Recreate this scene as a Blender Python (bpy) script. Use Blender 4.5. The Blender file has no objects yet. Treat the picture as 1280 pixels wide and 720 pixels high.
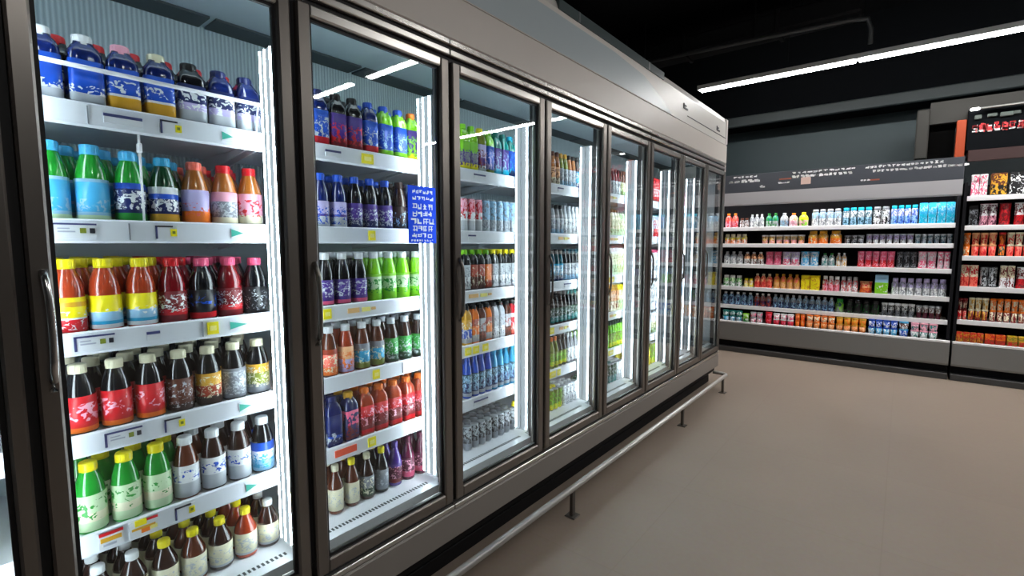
import bpy, math, random
from math import sin, cos, pi, atan, tan, radians
from mathutils import Vector

C = bpy.context.scene.collection
H = 1.4                                   # eye height in metres
YAW = math.radians(38.935); PITCH = math.radians(5.203)
random.seed(7)

# ------------------------------------------------------------------ node helpers
MATS = {}
def nt(name):
    m = bpy.data.materials.new(name); m.use_nodes = True
    return m, m.node_tree.nodes, m.node_tree.links

def P(name, col, rough=.5, metal=0., coat=0., spec=.5, noise=None, bump=None, brushed=None):
    """plain procedural surface; noise=(scale, amount) mottles the colour, bump=(scale, strength)"""
    if name in MATS: return MATS[name]
    m, n, l = nt(name); b = n['Principled BSDF']
    b.inputs['Base Color'].default_value = (*col, 1)
    b.inputs['Roughness'].default_value = rough
    b.inputs['Metallic'].default_value = metal
    b.inputs['Coat Weight'].default_value = coat
    b.inputs['Specular IOR Level'].default_value = spec
    tc = n.new('ShaderNodeTexCoord')
    if noise:
        t = n.new('ShaderNodeTexNoise'); t.inputs['Scale'].default_value = noise[0]; t.inputs['Detail'].default_value = 4
        l.new(tc.outputs['Object'], t.inputs['Vector'])
        mx = n.new('ShaderNodeMix'); mx.data_type = 'RGBA'
        mx.inputs[6].default_value = tuple(c*(1-noise[1]) for c in col)+(1,)
        mx.inputs[7].default_value = tuple(min(1, c*(1+noise[1])) for c in col)+(1,)
        l.new(t.outputs['Fac'], mx.inputs[0]); l.new(mx.outputs[2], b.inputs['Base Color'])
    if brushed:                            # long streaks along one axis
        mp = n.new('ShaderNodeMapping'); mp.inputs['Scale'].default_value = brushed
        t2 = n.new('ShaderNodeTexNoise'); t2.inputs['Scale'].default_value = 6; t2.inputs['Detail'].default_value = 3
        l.new(tc.outputs['Object'], mp.inputs['Vector']); l.new(mp.outputs[0], t2.inputs['Vector'])
        r = n.new('ShaderNodeMapRange'); r.inputs['To Min'].default_value = rough*.75; r.inputs['To Max'].default_value = rough*1.3
        l.new(t2.outputs['Fac'], r.inputs['Value']); l.new(r.outputs[0], b.inputs['Roughness'])
    if bump:
        t3 = n.new('ShaderNodeTexNoise'); t3.inputs['Scale'].default_value = bump[0]; t3.inputs['Detail'].default_value = 3
        l.new(tc.outputs['Object'], t3.inputs['Vector'])
        bp = n.new('ShaderNodeBump'); bp.inputs['Strength'].default_value = bump[1]; bp.inputs['Distance'].default_value = .01
        l.new(t3.outputs['Fac'], bp.inputs['Height']); l.new(bp.outputs[0], b.inputs['Normal'])
    MATS[name] = m; return m

def EM(name, col, s):
    if name in MATS: return MATS[name]
    m, n, l = nt(name); n.remove(n['Principled BSDF'])
    e = n.new('ShaderNodeEmission'); e.inputs[0].default_value = (*col, 1); e.inputs[1].default_value = s
    l.new(e.outputs[0], n['Material Output'].inputs[0]); MATS[name] = m; return m

def glass_mat():
    m, n, l = nt('clear_pane'); n.remove(n['Principled BSDF'])
    tr = n.new('ShaderNodeBsdfTransparent'); tr.inputs[0].default_value = (.93, .965, .96, 1)
    gl = n.new('ShaderNodeBsdfGlossy'); gl.inputs['Roughness'].default_value = .01; gl.inputs[0].default_value = (1, 1, 1, 1)
    fr = n.new('ShaderNodeFresnel'); ge = n.new('ShaderNodeNewGeometry'); io = n.new('ShaderNodeMapRange')   # same index from either side
    io.inputs['To Min'].default_value = 1.5; io.inputs['To Max'].default_value = 1/1.5
    l.new(ge.outputs['Backfacing'], io.inputs['Value']); l.new(io.outputs[0], fr.inputs[0])
    mx = n.new('ShaderNodeMixShader')
    l.new(fr.outputs[0], mx.inputs[0]); l.new(tr.outputs[0], mx.inputs[1]); l.new(gl.outputs[0], mx.inputs[2])
    l.new(mx.outputs[0], n['Material Output'].inputs[0]); return m

def ribbed_mat():
    m, n, l = nt('ribbed_back_panel'); b = n['Principled BSDF']
    b.inputs['Roughness'].default_value = .45
    tc = n.new('ShaderNodeTexCoord'); w = n.new('ShaderNodeTexWave'); w.bands_direction = 'Y'
    w.inputs['Scale'].default_value = 23; w.inputs['Distortion'].default_value = .4
    l.new(tc.outputs['Object'], w.inputs['Vector'])
    r = n.new('ShaderNodeValToRGB'); r.color_ramp.elements[0].color = (.42, .53, .58, 1); r.color_ramp.elements[1].color = (.66, .78, .82, 1)
    l.new(w.outputs['Fac'], r.inputs[0]); l.new(r.outputs[0], b.inputs['Base Color'])
    bp = n.new('ShaderNodeBump'); bp.inputs['Strength'].default_value = .5; bp.inputs['Distance'].default_value = .01
    l.new(w.outputs['Fac'], bp.inputs['Height']); l.new(bp.outputs[0], b.inputs['Normal'])
    return m

def floor_mat():
    m, n, l = nt('polished_floor'); b = n['Principled BSDF']
    tc = n.new('ShaderNodeTexCoord')
    t = n.new('ShaderNodeTexNoise'); t.inputs['Scale'].default_value = 1.3; t.inputs['Detail'].default_value = 6
    t2 = n.new('ShaderNodeTexNoise'); t2.inputs['Scale'].default_value = 45; t2.inputs['Detail'].default_value = 3
    l.new(tc.outputs['Object'], t.inputs['Vector']); l.new(tc.outputs['Object'], t2.inputs['Vector'])
    mx = n.new('ShaderNodeMix'); mx.data_type = 'RGBA'
    mx.inputs[6].default_value = (.262, .202, .158, 1); mx.inputs[7].default_value = (.345, .272, .216, 1)
    l.new(t.outputs['Fac'], mx.inputs[0])
    m2 = n.new('ShaderNodeMix'); m2.data_type = 'RGBA'; m2.inputs[0].default_value = .04
    l.new(mx.outputs[2], m2.inputs[6]); l.new(t2.outputs['Color'], m2.inputs[7])
    # tile joints
    br = n.new('ShaderNodeTexBrick'); br.offset = 0; br.inputs['Scale'].default_value = 1.0
    br.inputs['Brick Width'].default_value = .9; br.inputs['Row Height'].default_value = .9; br.inputs['Mortar Size'].default_value = .003
    br.inputs['Color1'].default_value = (1, 1, 1, 1); br.inputs['Color2'].default_value = (.97, .97, .97, 1); br.inputs['Mortar'].default_value = (.93, .92, .91, 1)
    l.new(tc.outputs['Object'], br.inputs['Vector'])
    m3 = n.new('ShaderNodeMix'); m3.data_type = 'RGBA'; m3.blend_type = 'MULTIPLY'; m3.inputs[0].default_value = 1
    l.new(m2.outputs[2], m3.inputs[6]); l.new(br.outputs['Color'], m3.inputs[7])
    l.new(m3.outputs[2], b.inputs['Base Color'])
    r = n.new('ShaderNodeMapRange'); r.inputs['To Min'].default_value = .36; r.inputs['To Max'].default_value = .5
    l.new(t.outputs['Fac'], r.inputs['Value']); l.new(r.outputs[0], b.inputs['Roughness'])
    b.inputs['Specular IOR Level'].default_value = .35
    return m

def label_mat(stops, ink=None, zr=(.3, .8), scale=7, cover=.55, rough=.35):
    """printed label: horizontal colour bands (stops = [(from_height, colour)...]) and illegible print"""
    key = ('lab', tuple(stops), ink, zr, scale, cover)
    if key in MATS: return MATS[key]
    m, n, l = nt('printed_label'); b = n['Principled BSDF']; b.inputs['Roughness'].default_value = rough
    tc = n.new('ShaderNodeTexCoord'); sp = n.new('ShaderNodeSeparateXYZ'); l.new(tc.outputs['Generated'], sp.inputs[0])
    cr = n.new('ShaderNodeValToRGB'); cr.color_ramp.interpolation = 'CONSTANT'
    cr.color_ramp.elements[0].position = 0; cr.color_ramp.elements[0].color = (*stops[0][1], 1)
    cr.color_ramp.elements[1].position = .999; cr.color_ramp.elements[1].color = (*stops[-1][1], 1)
    for z, c in stops[1:]:
        e = cr.color_ramp.elements.new(z); e.color = (*c, 1)
    l.new(sp.outputs[2], cr.inputs[0]); out = cr.outputs[0]
    if ink:
        mp = n.new('ShaderNodeMapping'); mp.inputs['Scale'].default_value = (scale*.8, scale*.8, scale*1.3)
        oi = n.new('ShaderNodeObjectInfo')
        l.new(oi.outputs['Random'], mp.inputs['Location'])
        l.new(tc.outputs['Generated'], mp.inputs['Vector'])
        v = n.new('ShaderNodeTexNoise'); v.inputs['Scale'].default_value = 1; v.inputs['Detail'].default_value = 2.5; v.inputs['Distortion'].default_value = 1.2
        l.new(mp.outputs[0], v.inputs['Vector'])
        g = n.new('ShaderNodeMath'); g.operation = 'GREATER_THAN'; g.inputs[1].default_value = cover
        l.new(v.outputs['Fac'], g.inputs[0])
        a = n.new('ShaderNodeMath'); a.operation = 'GREATER_THAN'; a.inputs[1].default_value = zr[0]; l.new(sp.outputs[2], a.inputs[0])
        c2 = n.new('ShaderNodeMath'); c2.operation = 'LESS_THAN'; c2.inputs[1].default_value = zr[1]; l.new(sp.outputs[2], c2.inputs[0])
        x1 = n.new('ShaderNodeMath'); x1.operation = 'MULTIPLY'; l.new(g.outputs[0], x1.inputs[0]); l.new(a.outputs[0], x1.inputs[1])
        x2 = n.new('ShaderNodeMath'); x2.operation = 'MULTIPLY'; l.new(x1.outputs[0], x2.inputs[0]); l.new(c2.outputs[0], x2.inputs[1])
        mx = n.new('ShaderNodeMix'); mx.data_type = 'RGBA'; l.new(x2.outputs[0], mx.inputs[0])
        l.new(out, mx.inputs[6]); mx.inputs[7].default_value = (*ink, 1); out = mx.outputs[2]
    l.new(out, b.inputs['Base Color'])
    MATS[key] = m; return m

# colours, given as sRGB 0-255 and turned linear
def S(r, g, b):
    f = lambda v: (v/255/12.92) if v/255 <= .04045 else ((v/255+.055)/1.055)**2.4
    return (round(f(r), 4), round(f(g), 4), round(f(b), 4))
COL = dict(white=S(235,238,240), cream=S(232,226,196), navy=S(14,30,92), blue=S(20,78,190), sky=S(70,175,225), aqua=S(40,160,205), teal=S(10,120,115),
           green=S(30,140,45), dgreen=S(14,60,34), lime=S(130,205,30), yellow=S(245,228,20), gold=S(215,160,40), amber=S(165,95,35),
           orange=S(240,120,25), red=S(210,22,34), dred=S(120,14,22), pink=S(232,90,130), lpink=S(240,170,190), purple=S(70,40,130),
           brown=S(92,44,26), dbrown=S(48,26,20), black=S(16,16,20), grey=S(130,134,142), silver=S(190,196,202), pgreen=S(196,222,178),
           lilac=S(190,180,225), peach=S(240,180,130), rust=S(165,58,28), cyan=S(0,170,205), dteal=S(10,70,85), lblue=S(150,195,225), olive=S(120,130,40),
           salmon=S(240,110,90), wine=S(90,16,50))

STEEL = P('brushed_dark_steel', (.25, .228, .208), .34, .85, brushed=(1, 1, .06))
STEELH = P('brushed_trim_steel', (.62, .60, .57), .28, .9, brushed=(1, .05, 1))
BRIGHT = P('bright_edge_steel', (.72, .71, .70), .22, .95)
GASKET = P('black_gasket', (.008, .008, .009), .6)
BLACKM = P('black_painted_metal', (.007, .007, .008), .65, spec=.2)
FASCIA = P('warm_grey_enamel', (.84, .785, .735), .42, noise=(3, .04))
HEADREFL = P('blue_grey_header_reflection', (.58, .68, .73), .35)  # reflected light on the header, put into the colour
HEADW = P('off_white_header_panel', (.86, .84, .80), .4)
BASEP = P('warm_grey_base_panel', (.31, .285, .26), .4, .1)
WHITEM = P('white_enamel_shelf', (.80, .82, .86), .35)
LIPM = P('white_price_rail', (.78, .81, .87), .3)
INNER = P('cool_white_liner', (.52, .60, .64), .4)
INTOP = P('blue_grey_liner_top', (.58, .69, .74), .5)
SLOT = P('dark_air_slot', (.05, .065, .07), .6)
RIB = ribbed_mat(); GLASS = glass_mat()
LED = EM('cool_led_diffuser', (.84, .93, 1.0), 34.0)
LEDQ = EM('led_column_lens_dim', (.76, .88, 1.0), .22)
TOPFILL = EM('cooler_top_fill', (.80, .92, 1.0), 3.2)
LEDP = EM('led_column_lens', (.76, .88, 1.0), .62)
TUBE = EM('ceiling_tube_white', (1.0, .985, .96), 75.0)
FLOORM = floor_mat()

# ------------------------------------------------------------------ mesh builder
class MB:
    def __init__(s): s.v = []; s.f = []; s.m = []; s.mats = []; s.smooth = []
    def mi(s, mat):
        if mat not in s.mats: s.mats.append(mat)
        return s.mats.index(mat)
    def poly(s, pts, faces, mat, smooth=False):
        b = len(s.v); s.v += [tuple(p) for p in pts]; i = s.mi(mat)
        for f in faces: s.f.append(tuple(b+k for k in f)); s.m.append(i); s.smooth.append(smooth)
    def box(s, x0, x1, y0, y1, z0, z1, mat):
        p = [(x0,y0,z0),(x1,y0,z0),(x1,y1,z0),(x0,y1,z0),(x0,y0,z1),(x1,y0,z1),(x1,y1,z1),(x0,y1,z1)]
        s.poly(p, [(0,3,2,1),(4,5,6,7),(0,1,5,4),(1,2,6,5),(2,3,7,6),(3,0,4,7)], mat); return s
    def bbox(s, x0, x1, y0, y1, z0, z1, mat, b=.004):
        """box with chamfered edges"""
        X, Y, Z = (x0, x1), (y0, y1), (z0, z1); pts = []; idx = {}
        for i in (0, 1):
            for j in (0, 1):
                for k in (0, 1):
                    sx, sy, sz = (1-2*i)*b, (1-2*j)*b, (1-2*k)*b
                    for a in range(3):
                        idx[(i,j,k,a)] = len(pts)
                        q = [X[i]+sx, Y[j]+sy, Z[k]+sz]; q[a] = (X[i], Y[j], Z[k])[a]; pts.append(q)
        F = []
        for a in range(3):
            for side in (0, 1):
                o = [t for t in range(3) if t != a]; ring = []
                for (u, w) in ((0,0),(1,0),(1,1),(0,1)):
                    c = [0,0,0]; c[a] = side; c[o[0]] = u; c[o[1]] = w; ring.append(idx[(*c, a)])
                F.append(ring)
        for a in range(3):                 # edges
            o = [t for t in range(3) if t != a]
            for u in (0, 1):
                for w in (0, 1):
                    c0 = [0,0,0]; c1 = [0,0,0]; c0[a] = 0; c1[a] = 1
                    c0[o[0]] = c1[o[0]] = u; c0[o[1]] = c1[o[1]] = w
                    F.append([idx[(*c0,o[0])], idx[(*c1,o[0])], idx[(*c1,o[1])], idx[(*c0,o[1])]])
        for i in (0,1):
            for j in (0,1):
                for k in (0,1): F.append([idx[(i,j,k,0)], idx[(i,j,k,1)], idx[(i,j,k,2)]])
        c = Vector(((x0+x1)/2, (y0+y1)/2, (z0+z1)/2)); G = []
        for f in F:                        # face outward
            a0, a1, a2 = (Vector(pts[t]) for t in f[:3])
            nn = (a1-a0).cross(a2-a0); cen = sum((Vector(pts[t]) for t in f), Vector())/len(f)
            G.append(f if nn.dot(cen-c) > 0 else f[::-1])
        s.poly(pts, G, mat); return s
    def lathe(s, prof, mat, seg=20, o=(0,0,0), smooth=True, sq=0):
        """prof = [(r, z)...]; sq > 0 squares the section"""
        pts = []; F = []
        for r, z in prof:
            for k in range(seg):
                a = 2*pi*(k+.5)/seg
                q = r
                if sq: q = r*(1+sq*(abs(sin(2*a))**3)*.35)
                pts.append((o[0]+q*cos(a), o[1]+q*sin(a), o[2]+z))
        n = len(prof)
        for i in range(n-1):
            for k in range(seg):
                F.append((i*seg+k, i*seg+(k+1)%seg, (i+1)*seg+(k+1)%seg, (i+1)*seg+k))
        F.append(tuple(range(seg))[::-1]); F.append(tuple((n-1)*seg+k for k in range(seg)))
        s.poly(pts, F, mat, smooth); return s
    def tube(s, path, r, mat, seg=10):
        pts = []; F = []; n = len(path)
        for i, p in enumerate(path):
            p = Vector(p)
            d = (Vector(path[min(i+1, n-1)])-Vector(path[max(i-1, 0)])).normalized()
            up = Vector((0,0,1)) if abs(d.z) < .9 else Vector((1,0,0))
            a = d.cross(up).normalized(); b = a.cross(d)
            for k in range(seg):
                t = 2*pi*k/seg; pts.append(p+a*(r*cos(t))+b*(r*sin(t)))
        for i in range(n-1):
            for k in range(seg):
                F.append((i*seg+k, (i+1)*seg+k, (i+1)*seg+(k+1)%seg, i*seg+(k+1)%seg))
        F.append(tuple(range(seg))); F.append(tuple((n-1)*seg+k for k in range(seg))[::-1])
        s.poly(pts, F, mat, True); return s
    def prism(s, outline, a0, a1, mat, axis='y'):
        """outline in (x, z), pulled along y (or (y, z) along x)"""
        n = len(outline); pts = []
        for a in (a0, a1):
            for u, w in outline: pts.append((u, a, w) if axis == 'y' else (a, u, w))
        F = [tuple(range(n)), tuple(range(n, 2*n))[::-1]]+[(i, n+i, n+(i+1)%n, (i+1)%n) for i in range(n)]
        s.poly(pts, F, mat); return s
    def mesh(s, name):
        me = bpy.data.meshes.new(name); me.from_pydata(s.v, [], s.f)
        for m in s.mats: me.materials.append(m)
        me.polygons.foreach_set('material_index', s.m); me.polygons.foreach_set('use_smooth', s.smooth)
        me.update(); return me
    def build(s, name, parent=None, loc=(0,0,0)):
        o = bpy.data.objects.new(name, s.mesh(name)); C.objects.link(o); o.location = loc
        if parent: o.parent = parent
        return o

def tag(o, label, cat, group=None, kind=None):
    o['label'] = label; o['category'] = cat
    if group: o['group'] = group
    if kind: o['kind'] = kind
    return o
def empty(name, loc, label, cat, group=None):
    o = bpy.data.objects.new(name, None); C.objects.link(o); o.location = loc; o.empty_display_size = .1
    return tag(o, label, cat, group)
def struct(o): o['kind'] = 'structure'; return o
ORD = ['zeroth','first','second','third','fourth','fifth','sixth','seventh','eighth','ninth','tenth','eleventh','twelfth','thirteenth','fourteenth','fifteenth',
       'sixteenth','seventeenth','eighteenth','nineteenth','twentieth','twenty-first','twenty-second','twenty-third','twenty-fourth','twenty-fifth']
NUM = ['zero','one','two','three','four','five','six','seven','eight','nine','ten','eleven','twelve','thirteen','fourteen','fifteen','sixteen','seventeen',
       'eighteen','nineteen','twenty','twenty-one','twenty-two','twenty-three','twenty-four','twenty-five']

# where a sight line at column px meets a plane x = X (gives y) or y = Y (gives x); only used to turn measurements into metres
def yat(px, X): return -X/ math.tan(YAW-math.atan((px-640)/606.5)) if px < 1120 else None
def xat(px, Y): return -Y*math.tan(YAW-math.atan((px-640)/606.5))

# ------------------------------------------------------------------ the room
RX0, RX1, RY0, RY1, RZ = -4.6, 4.4, -4.5, 7.75, 4.1
struct(MB().box(RX0, RX1, RY0, RY1, -.1, 0, FLOORM).build('floor'))
CEIL = P('black_painted_ceiling', (.004, .0045, .0055), .95, spec=.08, bump=(3, .3))
BULK = P('black_bulkhead_paint', (.004, .0048, .006), .95, spec=.08)
struct(MB().box(RX0, RX1, RY0, RY1, RZ, RZ+.1, CEIL).build('ceiling'))
TEALW = P('dark_teal_wall_paint', (.047, .073, .083), .55, noise=(2, .08))
DARKW = P('charcoal_wall_paint', (.03, .032, .035), .7)
struct(MB().box(RX0-.1, RX1+.1, RY1, RY1+.1, 0, RZ, TEALW).build('wall_back'))
struct(MB().box(RX0-.1, RX0, RY0, RY1, 0, RZ, DARKW).build('wall_left'))
struct(MB().box(RX1, RX1+.1, RY0, RY1, 0, RZ, DARKW).build('wall_right'))
struct(MB().box(RX0-.1, RX1+.1, RY0-.1, RY0, 0, RZ, DARKW).build('wall_front'))
struct(MB().box(RX0, RX1, 7.25, RY1, 3.13, RZ, BULK).build('trim_1'))                  # black bulkhead along the back wall
TRIMG = P('grey_teal_trim', (.026, .036, .038), .6)
struct(MB().bbox(RX0, RX1, 7.19, 7.25, 2.99, 3.12, TRIMG, .01).build('trim_2'))
struct(MB().box(RX0, RX1, 7.25, RY1, 3.02, 3.13, BULK).build('trim_3'))

# ceiling services
DUCT = P('dark_duct_metal', (.012, .013, .015), .8, 0, spec=.2)
d = MB(); d.bbox(-4.0, -.45, 5.95, 6.25, 3.66, 3.86, DUCT, .02)
for x in (-3.2, -2.2, -1.2): d.bbox(x, x+.04, 5.93, 6.27, 3.64, 3.88, DUCT, .005)
for x in (-3.0, -1.0): d.box(x, x+.02, 6.09, 6.11, 3.86, RZ, DUCT)
tag(d.build('ceiling_duct'), 'dark square air duct hanging under the black ceiling behind the tube light', 'duct')
d = MB(); d.tube([(-3.2,5.75,3.62),(-.55,6.03,3.62),(-.40,6.05,3.60),(-.37,6.06,3.50),(-.37,6.06,3.36)], .022, P('grey_conduit', (.10,.105,.11), .5, .4))
for x, y in ((-2.6, 5.813), (-1.4, 5.94)): d.tube([(x,y,3.62),(x,y,RZ)], .008, DUCT, 6)
tag(d.build('ceiling_conduit'), 'thin grey conduit pipe bending down under the black ceiling', 'pipe')
d = MB(); d.bbox(-2.2, 3.6, 4.2, 4.45, 3.8, 3.98, DUCT, .02)
for x in (-1.8, 0, 1.8, 3.2): d.box(x, x+.03, 4.31, 4.33, 3.98, RZ, DUCT)
tag(d.build('cable_tray'), 'black cable tray hanging crosswise below the ceiling above the aisle', 'tray')

# tube lights
def tube_light(x0, x1, y, z, label, gaps=()):
    e = empty('linear_ceiling_light', ((x0+x1)/2, y, z), label, 'ceiling light', 'linear lights under the black ceiling')
    L = (x1-x0)/2
    MB().bbox(-L-.02, L+.02, -.042, .042, .005, .055, P('white_light_housing', (.6,.6,.6), .4), .005).build('housing', e)
    edges = [-L]+[g-(x0+x1)/2 for g in gaps]+[L]
    for a, b in zip(edges[:-1], edges[1:]):
        MB().bbox(a+.012, b-.012, -.036, .036, -.014, .008, TUBE, .006).build('diffuser', e)
    for x in (-L*.7, L*.7):
        MB().tube([(x,0,.05),(x,0,RZ-z)], .004, DUCT, 6).build('suspension_wire', e)
    return e
tube_light(-1.98, 4.1, 5.98, 3.2, 'long white tube light running over the far end of the cooler row', (-.46, 1.06, 1.55, 2.58))
tube_light(.85, 1.82, 3.25, 3.2, 'short white tube light over the aisle, mirrored brightest in the second cooler')
tube_light(2.12, 2.95, 3.25, 3.2, 'short white tube light over the aisle, farther from the coolers')
tube_light(1.0, 2.1, .4, 3.2, 'unseen white tube light added for ambient light, overhead beside the camera')  # out of view, added as ambient fill for the near aisle

# ------------------------------------------------------------------ cooler row
BN = [-.50, .135, .728, 1.343, 1.98, 2.61, 3.24, 3.86, 4.45, 5.03]
CN = ['cut-off cooler','nearest cooler','second cooler','third cooler','fourth cooler','fifth cooler','sixth cooler','seventh cooler','last cooler']
SH = [1.737, 1.452, 1.172, .912, .648, .385]      # top of each shelf
SN = ['top shelf','second shelf','third shelf','fourth shelf','fifth shelf','bottom deck']
XF = -1.40                                         # door plane
XL = -1.58                                         # front of the price rails
YELLOW = P('yellow_tag_plastic', COL['yellow'], .4); TEALP = P('teal_rail_mark', S(60,170,150), .4); NAVYP = P('dark_blue_tag_frame', S(60,64,110), .4)
WHP = P('white_tag_card', (.74,.76,.80), .45); REDP = P('red_tag_print', COL['red'], .4); ORGP = P('orange_tag_print', COL['gold'], .4); OLV = P('olive_dot_print', COL['olive'], .4); BLKP = P('black_tag_print', (.02,.02,.03), .4)
WIRE = P('white_wire_guard', (.85,.85,.88), .3)

def price_tag(shelf, kind, y, z, w=.05, h=.036):
    """a small tag clipped on the price rail; y is its centre"""
    X = XL+.0015; m = MB()
    def pl(y0, y1, z0, z1, mat, t): m.box(X-.003, X+t, y+y0*w, y+y1*w, z+z0*h, z+z1*h, mat)
    if kind == 'frame':
        pl(-.5,.5,-.5,.5, WHP, .001); pl(-.5,.5,.40,.52, NAVYP, .002); pl(-.5,-.44,-.5,.5, NAVYP, .002)
        pl(.12,.26,-.15,.2, OLV, .002); pl(.34,.46,-.15,.2, BLKP, .002); pl(-.36,.02,-.1,.0, P('grey_tag_print',(.4,.42,.5),.4), .002); pl(-.36,-.1,.12,.2, P('grey_tag_print',(.4,.42,.5),.4), .002)
    elif kind == 'dot':
        pl(-.5,.5,-.5,.5, WHP, .001); pl(-.5,.3,.38,.5, BLKP, .002); pl(-.5,-.42,-.5,.5, NAVYP, .002); pl(.18,.48,-.3,.25, YELLOW, .002); pl(.26,.4,-.12,.1, OLV, .003)
    elif kind == 'slot':
        pl(-.5,.5,.1,.3, NAVYP, .002); pl(-.5,.5,-.35,.1, WHP, .001)
    elif kind == 'yellow':
        pl(-.5,.5,-.5,.5, YELLOW, .002); pl(-.3,.3,-.2,.2, P('pale_yellow_print', S(250,240,140), .4), .003)
    elif kind == 'teal':
        m.poly([(X+.002,y-.5*w,z-.3*h),(X+.002,y-.5*w,z+.35*h),(X+.002,y+.5*w,z+.02*h)], [(0,2,1)], TEALP)
        m.box(X-.003, X+.001, y-.5*w, y+.5*w, z-.36*h, z+.38*h, LIPM)
    elif kind == 'promo':
        pl(-.5,.5,-.62,.6, WHP, .002); pl(-.5,.5,.38,.6, REDP, .003); pl(-.45,.42,-.1,.22, ORGP, .003); pl(-.35,.2,-.42,-.25, P('grey_tag_print',(.4,.42,.5),.4), .003)
    elif kind == 'promo_star':
        pl(-.5,.5,-.62,.6, WHP, .002); pl(.1,.5,.42,.6, REDP, .003); pl(-.3,.1,.2,.62, YELLOW, .003); pl(-.42,.4,-.1,.08, ORGP, .003)
        pl(-.1,.2,-.42,-.1, P('orange_print',COL['orange'],.4), .003); pl(.22,.46,-.35,-.05, P('pale_yellow_print', S(250,240,140), .4), .003)
    elif kind == 'redstrip':
        pl(-.5,.5,-.3,.4, P('orange_red_strip', S(235,90,60), .4), .002)
    elif kind == 'print':
        pl(-.5,-.1,-.2,.3, P('pale_orange_print', S(235,190,130), .4), .002); pl(0,.3,-.2,.25, P('pale_yellow_print', S(250,240,140), .4), .002); pl(.35,.5,-.1,.2, P('pale_orange_print', S(235,190,130), .4), .002)
    elif kind == 'seam':
        pl(-.03,.03,-.6,.6, P('grey_seam',(.25,.27,.3),.5), .0015)
    return m.build('price_tag', shelf)

TAGS = {1: [ [('slot',50,.03),('slot',165,.08),('dot',223,.05),('teal',291,.03),('seam',122,.04)],
             [('frame',94,.085),('seam',163,.05),('dot',209,.05),('teal',297,.035)],
             [('frame',109,.08),('slot',184,.03),('yellow',260,.03),('seam',247,.05),('teal',293,.05)],
             [('frame',137,.08),('dot',204,.05),('teal',296,.035)],
             [('promo',110,.05),('promo_star',154,.065),('dot',210,.05),('teal',299,.035)], [] ],
        2: [ [('yellow',462,.05),('slot',420,.06)], [('yellow',465,.03)], [('yellow',406,.03),('print',450,.12)],
             [('yellow',466,.03),('seam',500,.04)], [('redstrip',424,.09),('yellow',458,.035)], [] ],
        3: [ [('slot',600,.08)], [('slot',590,.05)], [('print',600,.16)], [('yellow',584,.04),('yellow',594,.04),('yellow',606,.04)], [('slot',600,.1)], [] ],
        4: [ [('slot',700,.06)], [('print',705,.12)], [('slot',710,.08)], [('yellow',690,.05),('print',706,.1)], [('yellow',692,.06),('yellow',700,.03)], [] ],
        5: [ [('print',765,.12)], [('print',768,.12)], [('yellow',765,.08)], [('print',768,.1)], [('yellow',766,.07)], [] ] }

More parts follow.
